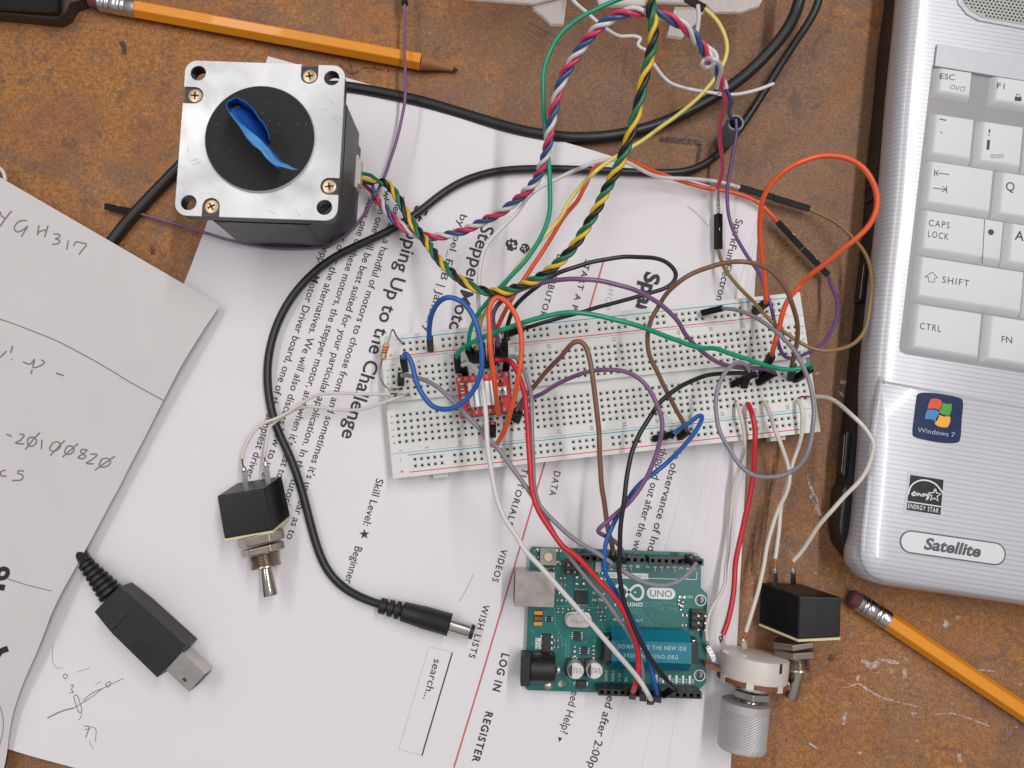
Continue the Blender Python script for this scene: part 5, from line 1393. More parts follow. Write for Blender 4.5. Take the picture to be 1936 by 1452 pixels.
# =================================================================== TOGGLE SWITCHES
def para(mb, A, B, C, D, low, mi=0):
    """slanted block: top face ABCD, bottom face shifted by the vector low"""
    vs = [A, B, C, D] + [p + low for p in (A, B, C, D)]
    f = [(0, 1, 2, 3), (7, 6, 5, 4), (0, 4, 5, 1), (1, 5, 6, 2), (2, 6, 7, 3), (3, 7, 4, 0)]
    mb.add(vs, f, mi)
M_SWB = mat('switch_black', (15, 15, 16), 0.3, var=0.2, scale=120, spec=0.35)
M_CREAM = mat('switch_base', (214, 204, 160), 0.5)
M_NUT = mat('nut_nickel', (172, 160, 148), 0.28, 1.0, var=0.12)
def toggle(label, top4, lowpx, z_axis, nut_a, nut_b, bush, lever, terms):
    A, B, C, D = [P(*p) for p in top4]
    low = P(*lowpx) - A
    c_ = V(((A.x + C.x) / 2, (A.y + C.y) / 2, 0))
    T = thing('toggle_switch', label, 'switch', c_)
    mb = MB(); para(mb, A, B, C, D, low); mb.build('body', M_SWB, T, c_, bevel=0.5, seg=3)
    d_ = ((C + D) / 2 - (A + B) / 2).normalized()
    mb = MB(); para(mb, D + d_ * 0.03, C + d_ * 0.03, C + d_ * 0.9, D + d_ * 0.9, low); mb.build('base_plate', M_CREAM, T, c_, bevel=0.1)
    for (a, b_, r) in (nut_a, nut_b):
        mb = MB(); mb.lathe(P(*a), P(*b_), [(0, r * 0.93), (0.35, r), ((P(*b_) - P(*a)).length - 0.35, r), ((P(*b_) - P(*a)).length, r * 0.93)], 6, 0, 0.4); mb.build('nut', M_NUT, T, c_, bevel=0.2)
    a, b_ = P(*bush[0]), P(*bush[1]); L_ = (b_ - a).length; r = bush[2]
    pr = []
    k = int(L_ / 0.7)
    for i in range(k): pr += [(i * 0.7, r - 0.28), (i * 0.7 + 0.35, r)]
    mb = MB(); mb.lathe(a, b_, pr + [(L_ - 0.3, r), (L_, r - 0.8)], 30); mb.build('threaded_neck', M_NUT, T, c_, smooth=50)
    a, b_ = P(*lever[0]), P(*lever[1]); L_ = (b_ - a).length; r0, r1 = lever[2:]
    mb = MB(); mb.lathe(a, b_, [(0, r0), (L_ - 0.7, r1), (L_ - 0.15, r1 * 0.93), (L_, r1 * 0.75)], 26); mb.build('lever', mat('lever_chrome', (196, 186, 176), 0.16, 1.0), T, c_, smooth=40)
    for p0, p1 in terms:
        mb = MB(); mb.bar(P(*p0), P(*p1), 1.9, 0.6, 0); e = P(*p1)
        mb.lathe(e - (P(*p1) - P(*p0)).normalized() * 1.2, e + (P(*p1) - P(*p0)).normalized() * 2, [(0, 0.5), (0.5, 1.0), (1.6, 0.8), (2.2, 0.3)], 10)
        mb.build('terminal', M_SOLDER, T, c_, smooth=50)
toggle('black toggle switch lying on the printed page', [(410, 938, 19), (499, 924, 19), (516, 1003, 19), (424, 1019, 19)], (448, 913, 5.5), 12,
       ((492, 1009, 12), (496, 1028, 12), 8.6), ((496, 1031, 12), (499, 1046, 12), 7.9), ((499, 1046, 12), (503, 1073, 12), 5.7), ((503, 1073, 12.5), (512, 1127, 13), 2.0, 2.75),
       (((466, 922, 12), (461, 886, 14)), ((508, 915, 13), (502, 876, 15))))
toggle('black toggle switch lying on the bare bench beside the dial', [(1511, 1127, 20), (1591, 1129, 20), (1589, 1205, 20), (1509, 1209, 20)], (1437, 1101, 4.5), 12,
       ((1500, 1209, 12), (1502, 1222, 12), 8.1), ((1502, 1225, 12), (1503, 1240, 12), 8.0), ((1505, 1240, 12), (1507, 1268, 12), 4.6), ((1509, 1266, 11), (1495, 1319, 9), 2.4, 2.7),
       (((1466, 1108, 10), (1465, 1078, 15)), ((1500, 1106, 12), (1499, 1078, 16))))

# =================================================================== ROTARY DIAL (potentiometer)
c_ = P(1420, 1300, 0)
T = thing('dial', 'round silver dial control with a grey knurled knob', 'dial', c_)
a_, b_ = P(1427, 1236, 13.2), P(1424, 1268, 13.2)
ax = (P(1408, 1415, 13) - P(1424, 1240, 13)).normalized()
b_ = a_ + ax * 8.6
mb = MB(); mb.lathe(a_, b_, [(0, 11.6), (0.5, 12.4), (8.2, 12.4), (8.6, 12.3)], 56); mb.build('can', mat('pot_can', (222, 215, 206), 0.44, 0.22, var=0.08, scale=150), T, c_, smooth=40)
mb = MB(); mb.lathe(b_ + ax * 0.05, b_ + ax * 2, [(0, 12.9), (1.5, 12.9)], 48)
pr_ = ax.cross(V((0, 0, 1))).normalized()
for i, px_ in enumerate(((1366, 1262), (1378, 1252))):
    pass
mb.bar(b_ + ax * 0.8 - V((0, 0, 0)) , b_ + ax * 0.8 + V((-17.5, 5.5, -2)), 7, 1.4, 0, up=ax)
mb.build('wafer', mat('phenolic', (128, 74, 44), 0.55, var=0.15), T, c_, bevel=0.1)
q_ = b_ + ax * 1.6
mb = MB()
for an in (0.3, 1.2, 2.1, 2.9):
    u_ = V((0, 0, 1)); w_ = ax.cross(u_)
    d_ = u_ * sin(an) + w_ * cos(an)
    mb.bar(b_ - ax * 0.5 + d_ * 12.7, b_ + ax * 1.9 + d_ * 12.7, 2.6, 0.5, 0, up=d_)
mb.build('clamp_tabs', mat('pot_can', (205, 198, 192)), T, c_)
mb = MB(); w_ = ax.cross(V((0, 0, 1))); d_ = V((0, 0, 1)) * 0.93 - w_ * 0.36 if False else (V((0, 0, 0.86)) + V((0.5, 0, 0))).normalized()
mb.bar(a_ + ax * 1.2 + d_ * 12.42, a_ + ax * 4.6 + d_ * 12.42, 1.3, 0.2, 0, up=d_); mb.build('slot', M_CHIP, T, c_)
mb = MB(); mb.lathe(q_, q_ + ax, [(0, 9.2), (0.9, 9.2)], 40); mb.build('front_plate', M_STEEL, T, c_)
for k, (o0, L_, r_) in enumerate(((1.0, 1.5, 7.4), (3.0, 2.8, 7.0))):
    mb = MB(); mb.lathe(q_ + ax * o0, q_ + ax * 9, [(0, r_ * 0.93), (0.3, r_), (L_ - 0.3, r_), (L_, r_ * 0.93)], 40 if k == 0 else 6, 0, 0.2); mb.build('washer' if k == 0 else 'nut', M_STEEL, T, c_, bevel=0.15)
pr = []
for i in range(9): pr += [(i * 0.8, 4.2), (i * 0.8 + 0.4, 4.6)]
mb = MB(); mb.lathe(q_ + ax * 5.2, q_ + ax * 20, pr, 28); mb.build('threaded_neck', M_STEEL, T, c_, smooth=50)
k0 = P(1410, 1326, 12.5)
def knurl():
    m = mat('knob_grey', (184, 181, 181), 0.5, 0.3, var=0.08)
    return m
kb = MB(); KR = 8.75; KL = 17.2; nseg = 60
a0 = k0; t_ = ax; u_ = (V((0, 0, 1)) - t_ * t_.z).normalized(); w_ = t_.cross(u_)
rows = [(0, KR - 1.2, 0), (0.2, KR, 0), (3.0, KR, 0)] + [(3.2 + i * 0.5, KR, 1) for i in range(25)] + [(15.6, KR, 0), (16.6, KR, 0), (KL, KR - 0.5, 0)]
vs_ = []
for i, (d, r, kn) in enumerate(rows):
    for j in range(nseg):
        an = 2 * pi * j / nseg
        rr = r - (0.2 if kn and (i + j) % 2 else 0)
        vs_.append(a0 + t_ * d + u_ * (rr * cos(an)) + w_ * (rr * sin(an)))
nr_ = len(rows)
kb.add(vs_, [(i * nseg + j, i * nseg + (j + 1) % nseg, (i + 1) * nseg + (j + 1) % nseg, (i + 1) * nseg + j) for i in range(nr_ - 1) for j in range(nseg)] + [tuple(range(nseg - 1, -1, -1)), tuple((nr_ - 1) * nseg + j for j in range(nseg))])
kb.build('knob', knurl(), T, c_)
for p0, p1 in (((1372, 1232, 13), (1363, 1206, 15)), ((1408, 1226, 15), (1405, 1210, 16)), ((1352, 1250, 10), (1338, 1222, 10))):
    mb = MB(); mb.bar(P(*p0), P(*p1), 1.8, 0.5); e = P(*p1); mb.lathe(e, e + V((0, 0, 1)), [(-0.6, 0.4), (0, 0.9), (0.5, 0.4)], 10); mb.build('terminal', M_SOLDER, T, c_)

# =================================================================== PENCILS
M_PY = mat('pencil_yellow', (232, 146, 24), 0.36, var=0.06, scale=60, coat=0.25, bump=0.04)
def chip_paint(m):
    nt = m.node_tree; N = nt.nodes; b = N['Principled BSDF']
    src = b.inputs['Base Color'].links[0].from_socket
    tc = N.new('ShaderNodeTexCoord'); n = N.new('ShaderNodeTexNoise'); n.inputs['Scale'].default_value = 210; n.inputs['Detail'].default_value = 7; n.inputs['Roughness'].default_value = 0.75
    nt.links.new(tc.outputs['Object'], n.inputs['Vector'])
    mr = N.new('ShaderNodeMapRange'); mr.inputs['From Min'].default_value = 0.66; mr.inputs['From Max'].default_value = 0.71; mr.inputs['To Max'].default_value = 0.7
    mx = N.new('ShaderNodeMix'); mx.data_type = 'RGBA'; mx.inputs[7].default_value = (0.36, 0.14, 0.03, 1)
    nt.links.new(n.outputs['Fac'], mr.inputs['Value']); nt.links.new(mr.outputs[0], mx.inputs[0]); nt.links.new(src, mx.inputs[6]); nt.links.new(mx.outputs[2], b.inputs['Base Color'])
chip_paint(M_PY)
M_FER = mat('ferrule_tin', (206, 204, 202), 0.24, 1.0, var=0.1)
def pencil(label, eraser, fer0, fer1, end, tip=None, r=3.75):
    c_ = P(*fer1, 0); z = r * 0.9 + 0.1
    T = thing('pencil', label, 'pencil', c_, group='yellow pencils on the bench')
    e0, f0, f1, b1 = P(*eraser, z), P(*fer0, z), P(*fer1, z), P(*end, z)
    L_ = (b1 - f1).length
    mb = MB(); mb.lathe(f1, b1, [(0, r - 0.1), (0.4, r)] + [(L_ * i / 12, r) for i in range(1, 12)] + [(L_, r)], 6, 0, pi / 6)
    mb.build('shaft', M_PY, T, c_, bevel=0.35, seg=2)
    Lf = (f1 - f0).length; pr = [(0, 3.3), (0.3, 3.75)]
    for s_ in (0.18, 0.32, 0.62, 0.76):
        pr += [(Lf * s_ - 0.5, 3.75), (Lf * s_, 3.4), (Lf * s_ + 0.5, 3.75)]
    mb = MB(); mb.lathe(f0, f1 + (f1 - f0).normalized() * 0.6, pr + [(Lf + 0.6, 3.75)], 36); mb.build('ferrule', M_FER, T, c_, smooth=50)
    mb = MB(); mb.lathe(e0, f0 + (f0 - e0).normalized() * 0.5, [(0, 2.2), (0.5, 3.0), ((f0 - e0).length, 3.3)], 24); mb.build('eraser', mat('eraser_maroon', (104, 58, 62), 0.85, var=0.2), T, c_, smooth=40)
    if tip:
        tp = P(*tip, 1.6); Lt = (tp - b1).length
        mb = MB(); d = (tp - b1).normalized()
        n = 36; vs = []
        ts_ = [-2.6, 0.8, Lt * 0.5, Lt * 0.9]
        rs = [r * 0.99, r * 0.86, r * 0.5, 0.85]
        mb.lathe(b1 + d * 0.02, tp, [(0, r * 0.97), (Lt * 0.45, r * 0.55), (Lt * 0.87, 0.95)], 30)
        mb.build('sharpened_wood', mat('pencil_wood', (150, 102, 60), 0.7, var=0.2, scale=400), T, c_, smooth=60)
        mb = MB(); q0 = b1 + d * (Lt * 0.87); mb.lathe(q0, tp, [(0, 0.95), (Lt * 0.1, 0.6), (Lt * 0.13, 0.3)], 16); mb.build('lead_tip', mat('graphite', (70, 72, 76), 0.3, 0.6), T, c_, smooth=50)
pencil('sharpened yellow pencil lying behind the motor', (170, 0), (190, 4), (256, 17), (797, 117), (865, 133))
pencil('yellow pencil with worn silver ferrule lying in front of the laptop', (1606, 1127), (1620, 1136), (1674, 1170), (2010, 1396))

# =================================================================== BLACK CASE, CLEAR BOX
c_ = P(40, 0, 0)
T = thing('black_case', 'black plastic case corner with a glossy window', 'case', c_)
mb = MB()
pl = [P(*p, 1) for p in ((-160, -160), (200, -160), (184, -6), (166, 14), (146, 20), (136, 40), (118, 50), (60, 44), (-160, 24))]
mb.prism([(p.x, p.y) for p in pl], 0.1, 6.5); mb.build('shell', mat('case_shell', (62, 52, 46), 0.5, var=0.15, bump=0.1), T, c_, bevel=1.4, seg=4)
pl = [P(*p, 10) for p in ((-160, -160), (112, -160), (108, 14), (102, 22), (-160, 2))]
mb = MB(); mb.prism([(p.x, p.y) for p in pl], 6.55, 10); mb.build('window', mat('case_gloss', (14, 13, 14), 0.12, var=0.1), T, c_, bevel=0.5)

M_CLEAR = bpy.data.materials.new('frosted_plastic'); M_CLEAR.use_nodes = True
def clear():
    nt = M_CLEAR.node_tree; N = nt.nodes; b = N['Principled BSDF']
    b.inputs['Base Color'].default_value = (0.95, 0.95, 0.95, 1); b.inputs['Roughness'].default_value = 0.3
    b.inputs['Subsurface Weight'].default_value = 0.0; b.inputs['IOR'].default_value = 1.45
    tr = N.new('ShaderNodeBsdfTransparent'); mx = N.new('ShaderNodeMixShader'); mx.inputs[0].default_value = 0.5
    n = N.new('ShaderNodeTexNoise'); n.inputs['Scale'].default_value = 60
    mr = N.new('ShaderNodeMapRange'); mr.inputs['To Min'].default_value = 0.16; mr.inputs['To Max'].default_value = 0.34
    nt.links.new(n.outputs['Fac'], mr.inputs['Value']); nt.links.new(mr.outputs[0], mx.inputs[0])
    out = N['Material Output']
    nt.links.new(tr.outputs[0], mx.inputs[1]); nt.links.new(b.outputs[0], mx.inputs[2]); nt.links.new(mx.outputs[0], out.inputs['Surface'])
clear()
c_ = P(1180, 0, 0)
T = thing('storage_box', 'clear frosted plastic parts box at the far edge', 'box', c_)
def plate(name, pts, z0, z1, bev=0.4):
    mb = MB(); pl = [P(*p, z1) for p in pts]; mb.prism([(p.x, p.y) for p in pl], z0, z1); return mb.build(name, M_CLEAR, T, c_, bevel=bev)
plate('rim', ((860, -200), (1470, -200), (1448, -14), (1436, 10), (1400, 22), (1350, 22), (1335, 6), (1262, 4), (1130, 0), (1125, -10), (1076, -12), (1010, 6), (950, 2), (880, -4)), 20.5, 22)
plate('wall', ((880, -200), (1450, -200), (1432, -95), (1330, -85), (1130, -90), (1010, -84), (890, -90)), 0.2, 18.9)
plate('foot', ((1006, 13), (1072, -4), (1066, 44), (1042, 45), (1030, 32)), 19, 21)
plate('foot', ((1276, 13), (1336, 14), (1318, 40), (1290, 70), (1262, 66), (1268, 44)), 19, 21)
plate('latch', ((1132, 8), (1220, 10), (1218, -6), (1132, -6)), 22.05, 24)

# =================================================================== LAPTOP
KZ = 25.0
LO = P(1711, 667, KZ); LR = radians(-8.8)
LM = Matrix.Translation((LO.x, LO.y, 0)) @ Matrix.Rotation(LR, 4, 'Z'); LI = LM.inverted()
LT = thing('laptop', 'silver laptop with white keys, its corner reaching into view', 'laptop', (LO.x, LO.y, 0), LR)
def ll(x, y, z=KZ):
    p = LI @ P(x, y, z); return p
def stripes(name, rgb, rough, metal, strength):
    m = bpy.data.materials.new(name); m.use_nodes = True
    nt = m.node_tree; N = nt.nodes; b = N['Principled BSDF']
    tc = N.new('ShaderNodeTexCoord'); w = N.new('ShaderNodeTexWave')
    w.wave_type = 'BANDS'; w.bands_direction = 'Y'; w.inputs['Scale'].default_value = 180.0; w.inputs['Distortion'].default_value = 0.0
    nt.links.new(tc.outputs['Object'], w.inputs['Vector'])
    r = N.new('ShaderNodeValToRGB'); e = r.color_ramp.elements
    c = [lin(v) for v in rgb]
    e[0].position = 0.0; e[0].color = (*[v * (1 - strength) for v in c], 1); e[1].position = 0.28; e[1].color = (*c, 1)
    nt.links.new(w.outputs['Fac'], r.inputs[0]); nt.links.new(r.outputs[0], b.inputs['Base Color'])
    b.inputs['Roughness'].default_value = rough; b.inputs['Metallic'].default_value = metal
    b.inputs['Coat Weight'].default_value = 0.5; b.inputs['Coat Roughness'].default_value = 0.08
    return m
M_SIL = stripes('striped_silver', (200, 200, 206), 0.38, 0.2, 0.22)
M_SILP = mat('plain_silver', (206, 207, 211), 0.34, 0.25, var=0.02, coat=0.3)
M_DECK = mat('deck_silver', (186, 186, 192), 0.4, 0.3, var=0.03)
sil_px = [(1740, -450), (1722, -240), (1700, 0), (1682, 180), (1664, 400), (1646, 560), (1631, 722), (1629, 830), (1620, 940), (1612, 1010), (1604, 1040), (1606, 1066), (1628, 1092), (1656, 1103), (1700, 1111), (1793, 1124), (1936, 1145), (2300, 1200)]
def offset(poly, d):
    out = []
    n = len(poly)
    for i in range(n):
        a, b_, c = V(poly[i - 1]), V(poly[i]), V(poly[(i + 1) % n])
        n1 = (b_ - a).normalized(); n2 = (c - b_).normalized()
        nn = V((-n1.y - n2.y, n1.x + n2.x)).normalized()
        out.append((b_.x + nn.x * d, b_.y + nn.y * d))
    return out
base = [ll(x, y, 18) for x, y in sil_px]
far = [(base[-1].x, base[0].y)]
poly = spline([V((p.x, p.y, 0)) for p in base], 5)
poly = [(p.x, p.y) for p in poly] + far
area = sum(poly[i][0] * poly[(i + 1) % len(poly)][1] - poly[(i + 1) % len(poly)][0] * poly[i][1] for i in range(len(poly)))
if area < 0: poly = poly[::-1]
mb = MB(); rings = [(0.6, 13.0), (0, 14.2), (0, 18.0), (0.5, 20.6), (1.6, 23.0), (3.2, 24.4), (5.4, 25.0)]
n = len(poly); k0_ = len(mb.v)
allv = []
for d, z in rings:
    allv += [(x, y, z) for x, y in (offset(poly, d) if d else poly)]
mb.add(allv, [(r * n + i, r * n + (i + 1) % n, (r + 1) * n + (i + 1) % n, (r + 1) * n + i) for r in range(len(rings) - 1) for i in range(n)] + [tuple((len(rings) - 1) * n + i for i in range(n)), tuple(range(n - 1, -1, -1))])
mb.build('shell', M_SIL, LT, smooth=35)
blk = [(1700, -300), (1684, 0), (1672, 83), (1664, 179), (1651, 303), (1645, 400), (1632, 540), (1612, 720), (1600, 830), (1592, 913), (1584, 926), (1577, 995), (1583, 1026), (1602, 1052), (1640, 1085), (1700, 1095), (2300, 1180)]
b0 = [ll(x, y, 8) for x, y in blk]
mb = MB(); mb.prism([(p.x, p.y) for p in b0] + [(b0[-1].x, b0[0].y)], 2.0, 12.98); mb.build('lower_case', M_BLACK, LT, bevel=0.8)
for (x0, y0), (x1, y1) in (((1640, 497), (1631, 572)), ((1604, 818), (1597, 900))):
    a, b_ = ll(x0, y0, 9), ll(x1, y1, 9)
    mb = MB()
    mb.bar((a.x - 0.9, a.y, 8), (b_.x - 0.9, b_.y, 8), 1.6, 6.5)
    mb.bar((a.x - 1.75, a.y - 1, 10.0), (b_.x - 1.75, b_.y + 1, 10.0), 0.16, 0.22, 1)
    mb.build('side_port', [M_BLACK, M_STEEL], LT, bevel=0.2)
mb = MB()
for i in range(14):
    a = ll(1688 - i * 3.0, 10 + i * 28, 9); mb.box((a.x + 0.8, a.y, 8), (3.0, 2.4, 7))
mb.build('side_vents', M_RUBBER, LT)
# palm rest, raised a little above the keyboard deck
pp = [(1662, 708), (1672, 716), (1700, 724), (1760, 735), (1936, 768), (2300, 835), (2300, 1195), (1936, 1138), (1793, 1117), (1700, 1103), (1650, 1094), (1634, 1078), (1627, 1050), (1640, 930), (1652, 800)]
pl = [ll(x, y, 25.5) for x, y in pp]
pl = [pl[4], pl[3], pl[2], pl[1], pl[0]] + pl[14:9:-1] + pl[9:7:-1]
pl = [pl[0].lerp(pl[1], 0)] + pl
pl = [ll(2300, 835, 25.5)] + [ll(*c, 25.5) for c in ((1936, 768), (1850, 752), (1760, 735), (1722, 727), (1700, 721), (1682, 711), (1669, 702), (1658, 690 + 30), (1652, 790), (1640, 930), (1630, 1030), (1632, 1062), (1646, 1085), (1672, 1098), (1710, 1105), (1793, 1117), (1936, 1138))] + [ll(2300, 1195, 25.5)]
pl = pl[:8] + pl[9:]
plp = [(p.x, p.y) for p in spline([V((p.x, p.y, 0)) for p in pl], 5)]
mb = MB(); n = len(plp)
ptop = ll(1662, 708, 25.5).y
rings = [(0, 24.4), (0.6, 25.0), (2.2, 25.5), (4.4, 25.9), (7.0, 26.2)]
allv = []
for d, z in rings:
    for i in range(n):
        a, b_, c = V(plp[max(0, i - 1)]), V(plp[i]), V(plp[min(n - 1, i + 1)])
        t_ = (c - a).normalized(); nn = V((-t_.y, t_.x))
        f_ = 0.2 + 0.8 * smooth01((ptop - 3 - b_.y) / 24)
        if nn.y < -0.8 and b_.y > ptop - 40: f_ = 0.2
        yy = b_.y + nn.y * d * f_; xx = b_.x + nn.x * d * f_
        tA, tB = ll(1936, 768, 25.5), ll(1700, 724, 25.5)
        lim = tB.y + (tA.y - tB.y) * (xx - tB.x) / (tA.x - tB.x) - 0.2 * d
        if d > 0: yy = min(yy, lim)
        allv.append((xx, yy, z))
mb.add(allv, [(r * n + i, r * n + i + 1, (r + 1) * n + i + 1, (r + 1) * n + i) for r in range(len(rings) - 1) for i in range(n - 1)] + [tuple((len(rings) - 1) * n + i for i in range(n))])
mb.build('palm_rest', M_SIL, LT, smooth=50)
PZ = 26.2
# keyboard well and upper strip
a = ll(1722, 674, KZ)
def lquad(mb, pts, z, mi=0, th=None):
    p = [ll(x, y, z) for x, y in pts]
    if th is None: mb.add([(q_.x, q_.y, z) for q_ in p], [tuple(range(len(p)))], mi)
    else: mb.prism([(q_.x, q_.y) for q_ in p], z - th, z, mi)
mb = MB(); lquad(mb, ((1762, 124), (1936, 152), (2300, 214), (2300, 770), (1936, 706), (1712, 670), (1701, 664), (1700, 655)), 25.0, 0)
mb.v = [V((p.x, p.y, 25.05)) for p in mb.v]
mb.build('keyboard_well', mat('well_grey', (150, 148, 152), 0.5, 0.2), LT)
mb = MB(); lquad(mb, ((1773, 82), (1936, 110), (2300, 172), (2300, 214), (1936, 152), (1768, 124)), 26.4, 0, 1.2); mb.build('hinge_strip', M_SILP, LT, bevel=0.3)
mb = MB(); lquad(mb, ((1800, -160), (2200, -110), (2200, 110), (1936, 54), (1850, 38), (1828, 26), (1812, 6), (1800, -60)), 25.6, 0, 0.55); mb.build('speaker_frame', M_SILP, LT, bevel=0.25)
mb = MB(); gp = [(1808, -160), (2190, -110), (2190, 98), (1936, 47), (1855, 32), (1834, 20), (1820, 2), (1808, -60)]
lquad(mb, gp, 25.75, 0, 0.1)
gl = [ll(x, y, 25.75) for x, y in gp]
def inside(x, y, pg):
    c = False
    for i in range(len(pg)):
        a, b_ = pg[i], pg[i - 1]
        if (a.y > y) != (b_.y > y) and x < (b_.x - a.x) * (y - a.y) / (b_.y - a.y) + a.x: c = not c
    return c
gx0, gy0 = min(p.x for p in gl), min(p.y for p in gl)
for j in range(60):
    for i in range(40):
        x = gx0 + i * 1.5 + (0.75 if j % 2 else 0); y = gy0 + j * 1.3
        if inside(x - 0.8, y, gl) and inside(x + 0.8, y, gl) and inside(x, y - 0.8, gl) and x < gx0 + 34:
            mb.disc((x, y, 25.79), 0.42, 1, 8)
mb.build('speaker_grille', [mat('grille_grey', (172, 172, 166), 0.5, 0.4), mat('grille_hole', (40, 38, 36), 0.8)], LT)
# keys
M_KEY = mat('key_white', (216, 217, 218), 0.5, var=0.02, scale=80)
M_LEG = mat('key_legend', (66, 68, 72), 0.6)
KT = 28.0
def key(x0, y0, x1, y1, legends=(), extra=None, dot=None):
    """x0,y0 = lower left and x1,y1 = lower right base corner in the photo; height from the row"""
    a, b_ = ll(x0, y0, 25.4), ll(x1, y1, 25.4)
    u0, u1 = a.x, b_.x; v0 = (a.y + b_.y) / 2; return u0, u1, v0
def mkkey(u0, v0, u1, v1, legends=(), draw=None):
    mb = MB()
    g = 0.35
    u0 += g; u1 -= g; v0 += g; v1 -= g
    L_, B_, R_, T_ = 2.3, 2.6, 1.1, 0.9
    z0, z1 = 25.1, KT
    m_ = 5
    lv = []
    for k in range(m_ + 1):
        t = k / m_
        e = 1 - (1 - t) ** 1.7
        lv.append((z0 + (z1 - z0) * e, t))
    vs = []
    for z, t in lv:
        vs += [(u0 + L_ * t, v0 + B_ * t, z), (u1 - R_ * t, v0 + B_ * t, z), (u1 - R_ * t, v1 - T_ * t, z), (u0 + L_ * t, v1 - T_ * t, z)]
    fs = [(4 * r + i, 4 * r + (i + 1) % 4, 4 * r + 4 + (i + 1) % 4, 4 * r + 4 + i) for r in range(m_) for i in range(4)] + [tuple(4 * m_ + i for i in range(4))]
    mb.add(vs, fs)
    for s_, a, b_, cap, bold in legends:
        p, q_ = ll(*a, KT), ll(*b_, KT)
        put_text(mb, s_, p, q_, cap / pxmm(KT), lambda x, y: KT, 1, bold, lift_=0.05)
    if draw: draw(mb)
    mb.build('key', [M_KEY, M_LEG], LT, smooth=25)
def kst(mb, pts, w=0.3):
    mb.stroke([ll(x, y, KT) for x, y in pts], w, lambda x, y: KT, 1, lift_=0.05, smooth=False)
row = 18.75
U = lambda x, y: ll(x, y, 25.6).x
W5 = (1436, 0, 3.63); W6 = (1436, 380, 3.63)
def k5(*p): return zm(*W5, *p)
def k6(*p): return zm(*W6, *p)
z_ct = 0.0
v_ct, v_sh, v_cp, v_tb, v_nm, v_es = [ll(x, y, 25.4).y for x, y in ((1711, 667), (1719, 571), (1728, 482), (1737, 395), (1746, 303), (1758, 187))]
mkkey(U(1711, 667), v_ct, U(1846, 690), v_sh, [('CTRL', *k6((1098, 878), (1245, 900)), 13, 0.0)])
mkkey(U(1850, 690), v_ct, U(1936, 704), v_sh, [('FN', *k6((1660, 970), (1732, 978)), 13, 0.0)])
mkkey(U(1938, 704), v_ct, U(2040, 720), v_sh)
def arrow(mb):
    kst(mb, k6((1135, 522), (1183, 487), (1222, 527), (1203, 529), (1199, 558), (1160, 553), (1158, 522), (1135, 522)), 0.28)
mkkey(U(1719, 571), v_sh, U(1926, 604), v_cp, [('SHIFT', *k6((1252, 560), (1436, 588)), 13, 0.0)], arrow)
mkkey(U(1928, 604), v_sh, U(2025, 620), v_cp)
def capdot(mb):
    p = ll(*k6((1588, 214))[0], KT); mb.disc((p.x, p.y, KT + 0.05), 1.15, 1, 18)
    kst(mb, k6((1545, 125), (1528, 430)), 0.25)
mkkey(U(1728, 482), v_cp, U(1888, 507), v_tb, [('CAPS', *k6((1160, 170), (1303, 190)), 13, 0.0), ('LOCK', *k6((1155, 245), (1295, 268)), 13, 0.0)], capdot)
mkkey(U(1890, 507), v_cp, U(1985, 522), v_tb, [('A', *k6((1750, 265), (1812, 275)), 19, 0.01)])
def tabs(mb):
    kst(mb, k5((1202, 1162), (1200, 1208)), 0.3); kst(mb, k5((1207, 1186), (1302, 1198)), 0.3); kst(mb, k5((1228, 1168), (1207, 1186), (1226, 1208)), 0.3)
    kst(mb, k5((1285, 1275), (1283, 1326)), 0.3); kst(mb, k5((1188, 1290), (1280, 1302)), 0.3); kst(mb, k5((1258, 1278), (1280, 1302), (1252, 1318)), 0.3)
mkkey(U(1737, 395), v_tb, U(1868, 418), v_nm, [], tabs)
mkkey(U(1872, 418), v_tb, U(1968, 432), v_nm, [('Q', *k5((1688, 1305), (1748, 1314)), 18, 0.005)])
mkkey(U(1746, 303), v_nm, U(1832, 317), v_nm + row * 1.0, [('~', *k5((1232, 838), (1280, 844)), 16, 0.01), ('`', *k5((1236, 948), (1252, 950)), 14, 0.01)])
def numk(mb):
    for x in (1588, 1612, 1636, 1660): kst(mb, k5((x, 1060), (x + 14, 1062), (x + 10, 1086), (x - 3, 1084), (x, 1060)), 0.18)
mkkey(U(1836, 317), v_nm, U(1925, 331), v_nm + row, [('!', *k5((1568, 930), (1580, 932)), 14, 0.0), ('1', *k5((1553, 1024), (1580, 1028)), 20, 0.02)], numk)
mkkey(U(1929, 331), v_nm, U(2020, 346), v_nm + row)
hE = 12.6
def esc(mb):
    kst(mb, k5((1340, 585), (1318, 588), (1305, 598), (1318, 608), (1338, 612), (1340, 585)), 0.2); kst(mb, k5((1410, 595), (1380, 600), (1376, 622), (1405, 625), (1410, 595)), 0.2); kst(mb, k5((1372, 590), (1352, 622)), 0.2); kst(mb, k5((1350, 592), (1352, 612)), 0.2)
mkkey(U(1758, 187), v_es, U(1831, 199), v_es + hE, [('ESC', *k5((1240, 540), (1338, 552)), 12, 0.0)], esc)
def lock(mb):
    p = [ll(*c, KT) for c in k5((1752, 664), (1798, 668), (1796, 696), (1750, 692))]; mb.add([(c.x, c.y, KT + 0.05) for c in p], [(3, 2, 1, 0)], 1); kst(mb, k5((1760, 666), (1764, 648), (1780, 646), (1790, 668)), 0.3)
mkkey(U(1864, 205), v_es, U(1946, 219), v_es + hE, [('F1', *k5((1630, 605), (1680, 612)), 12, 0.0)], lock)
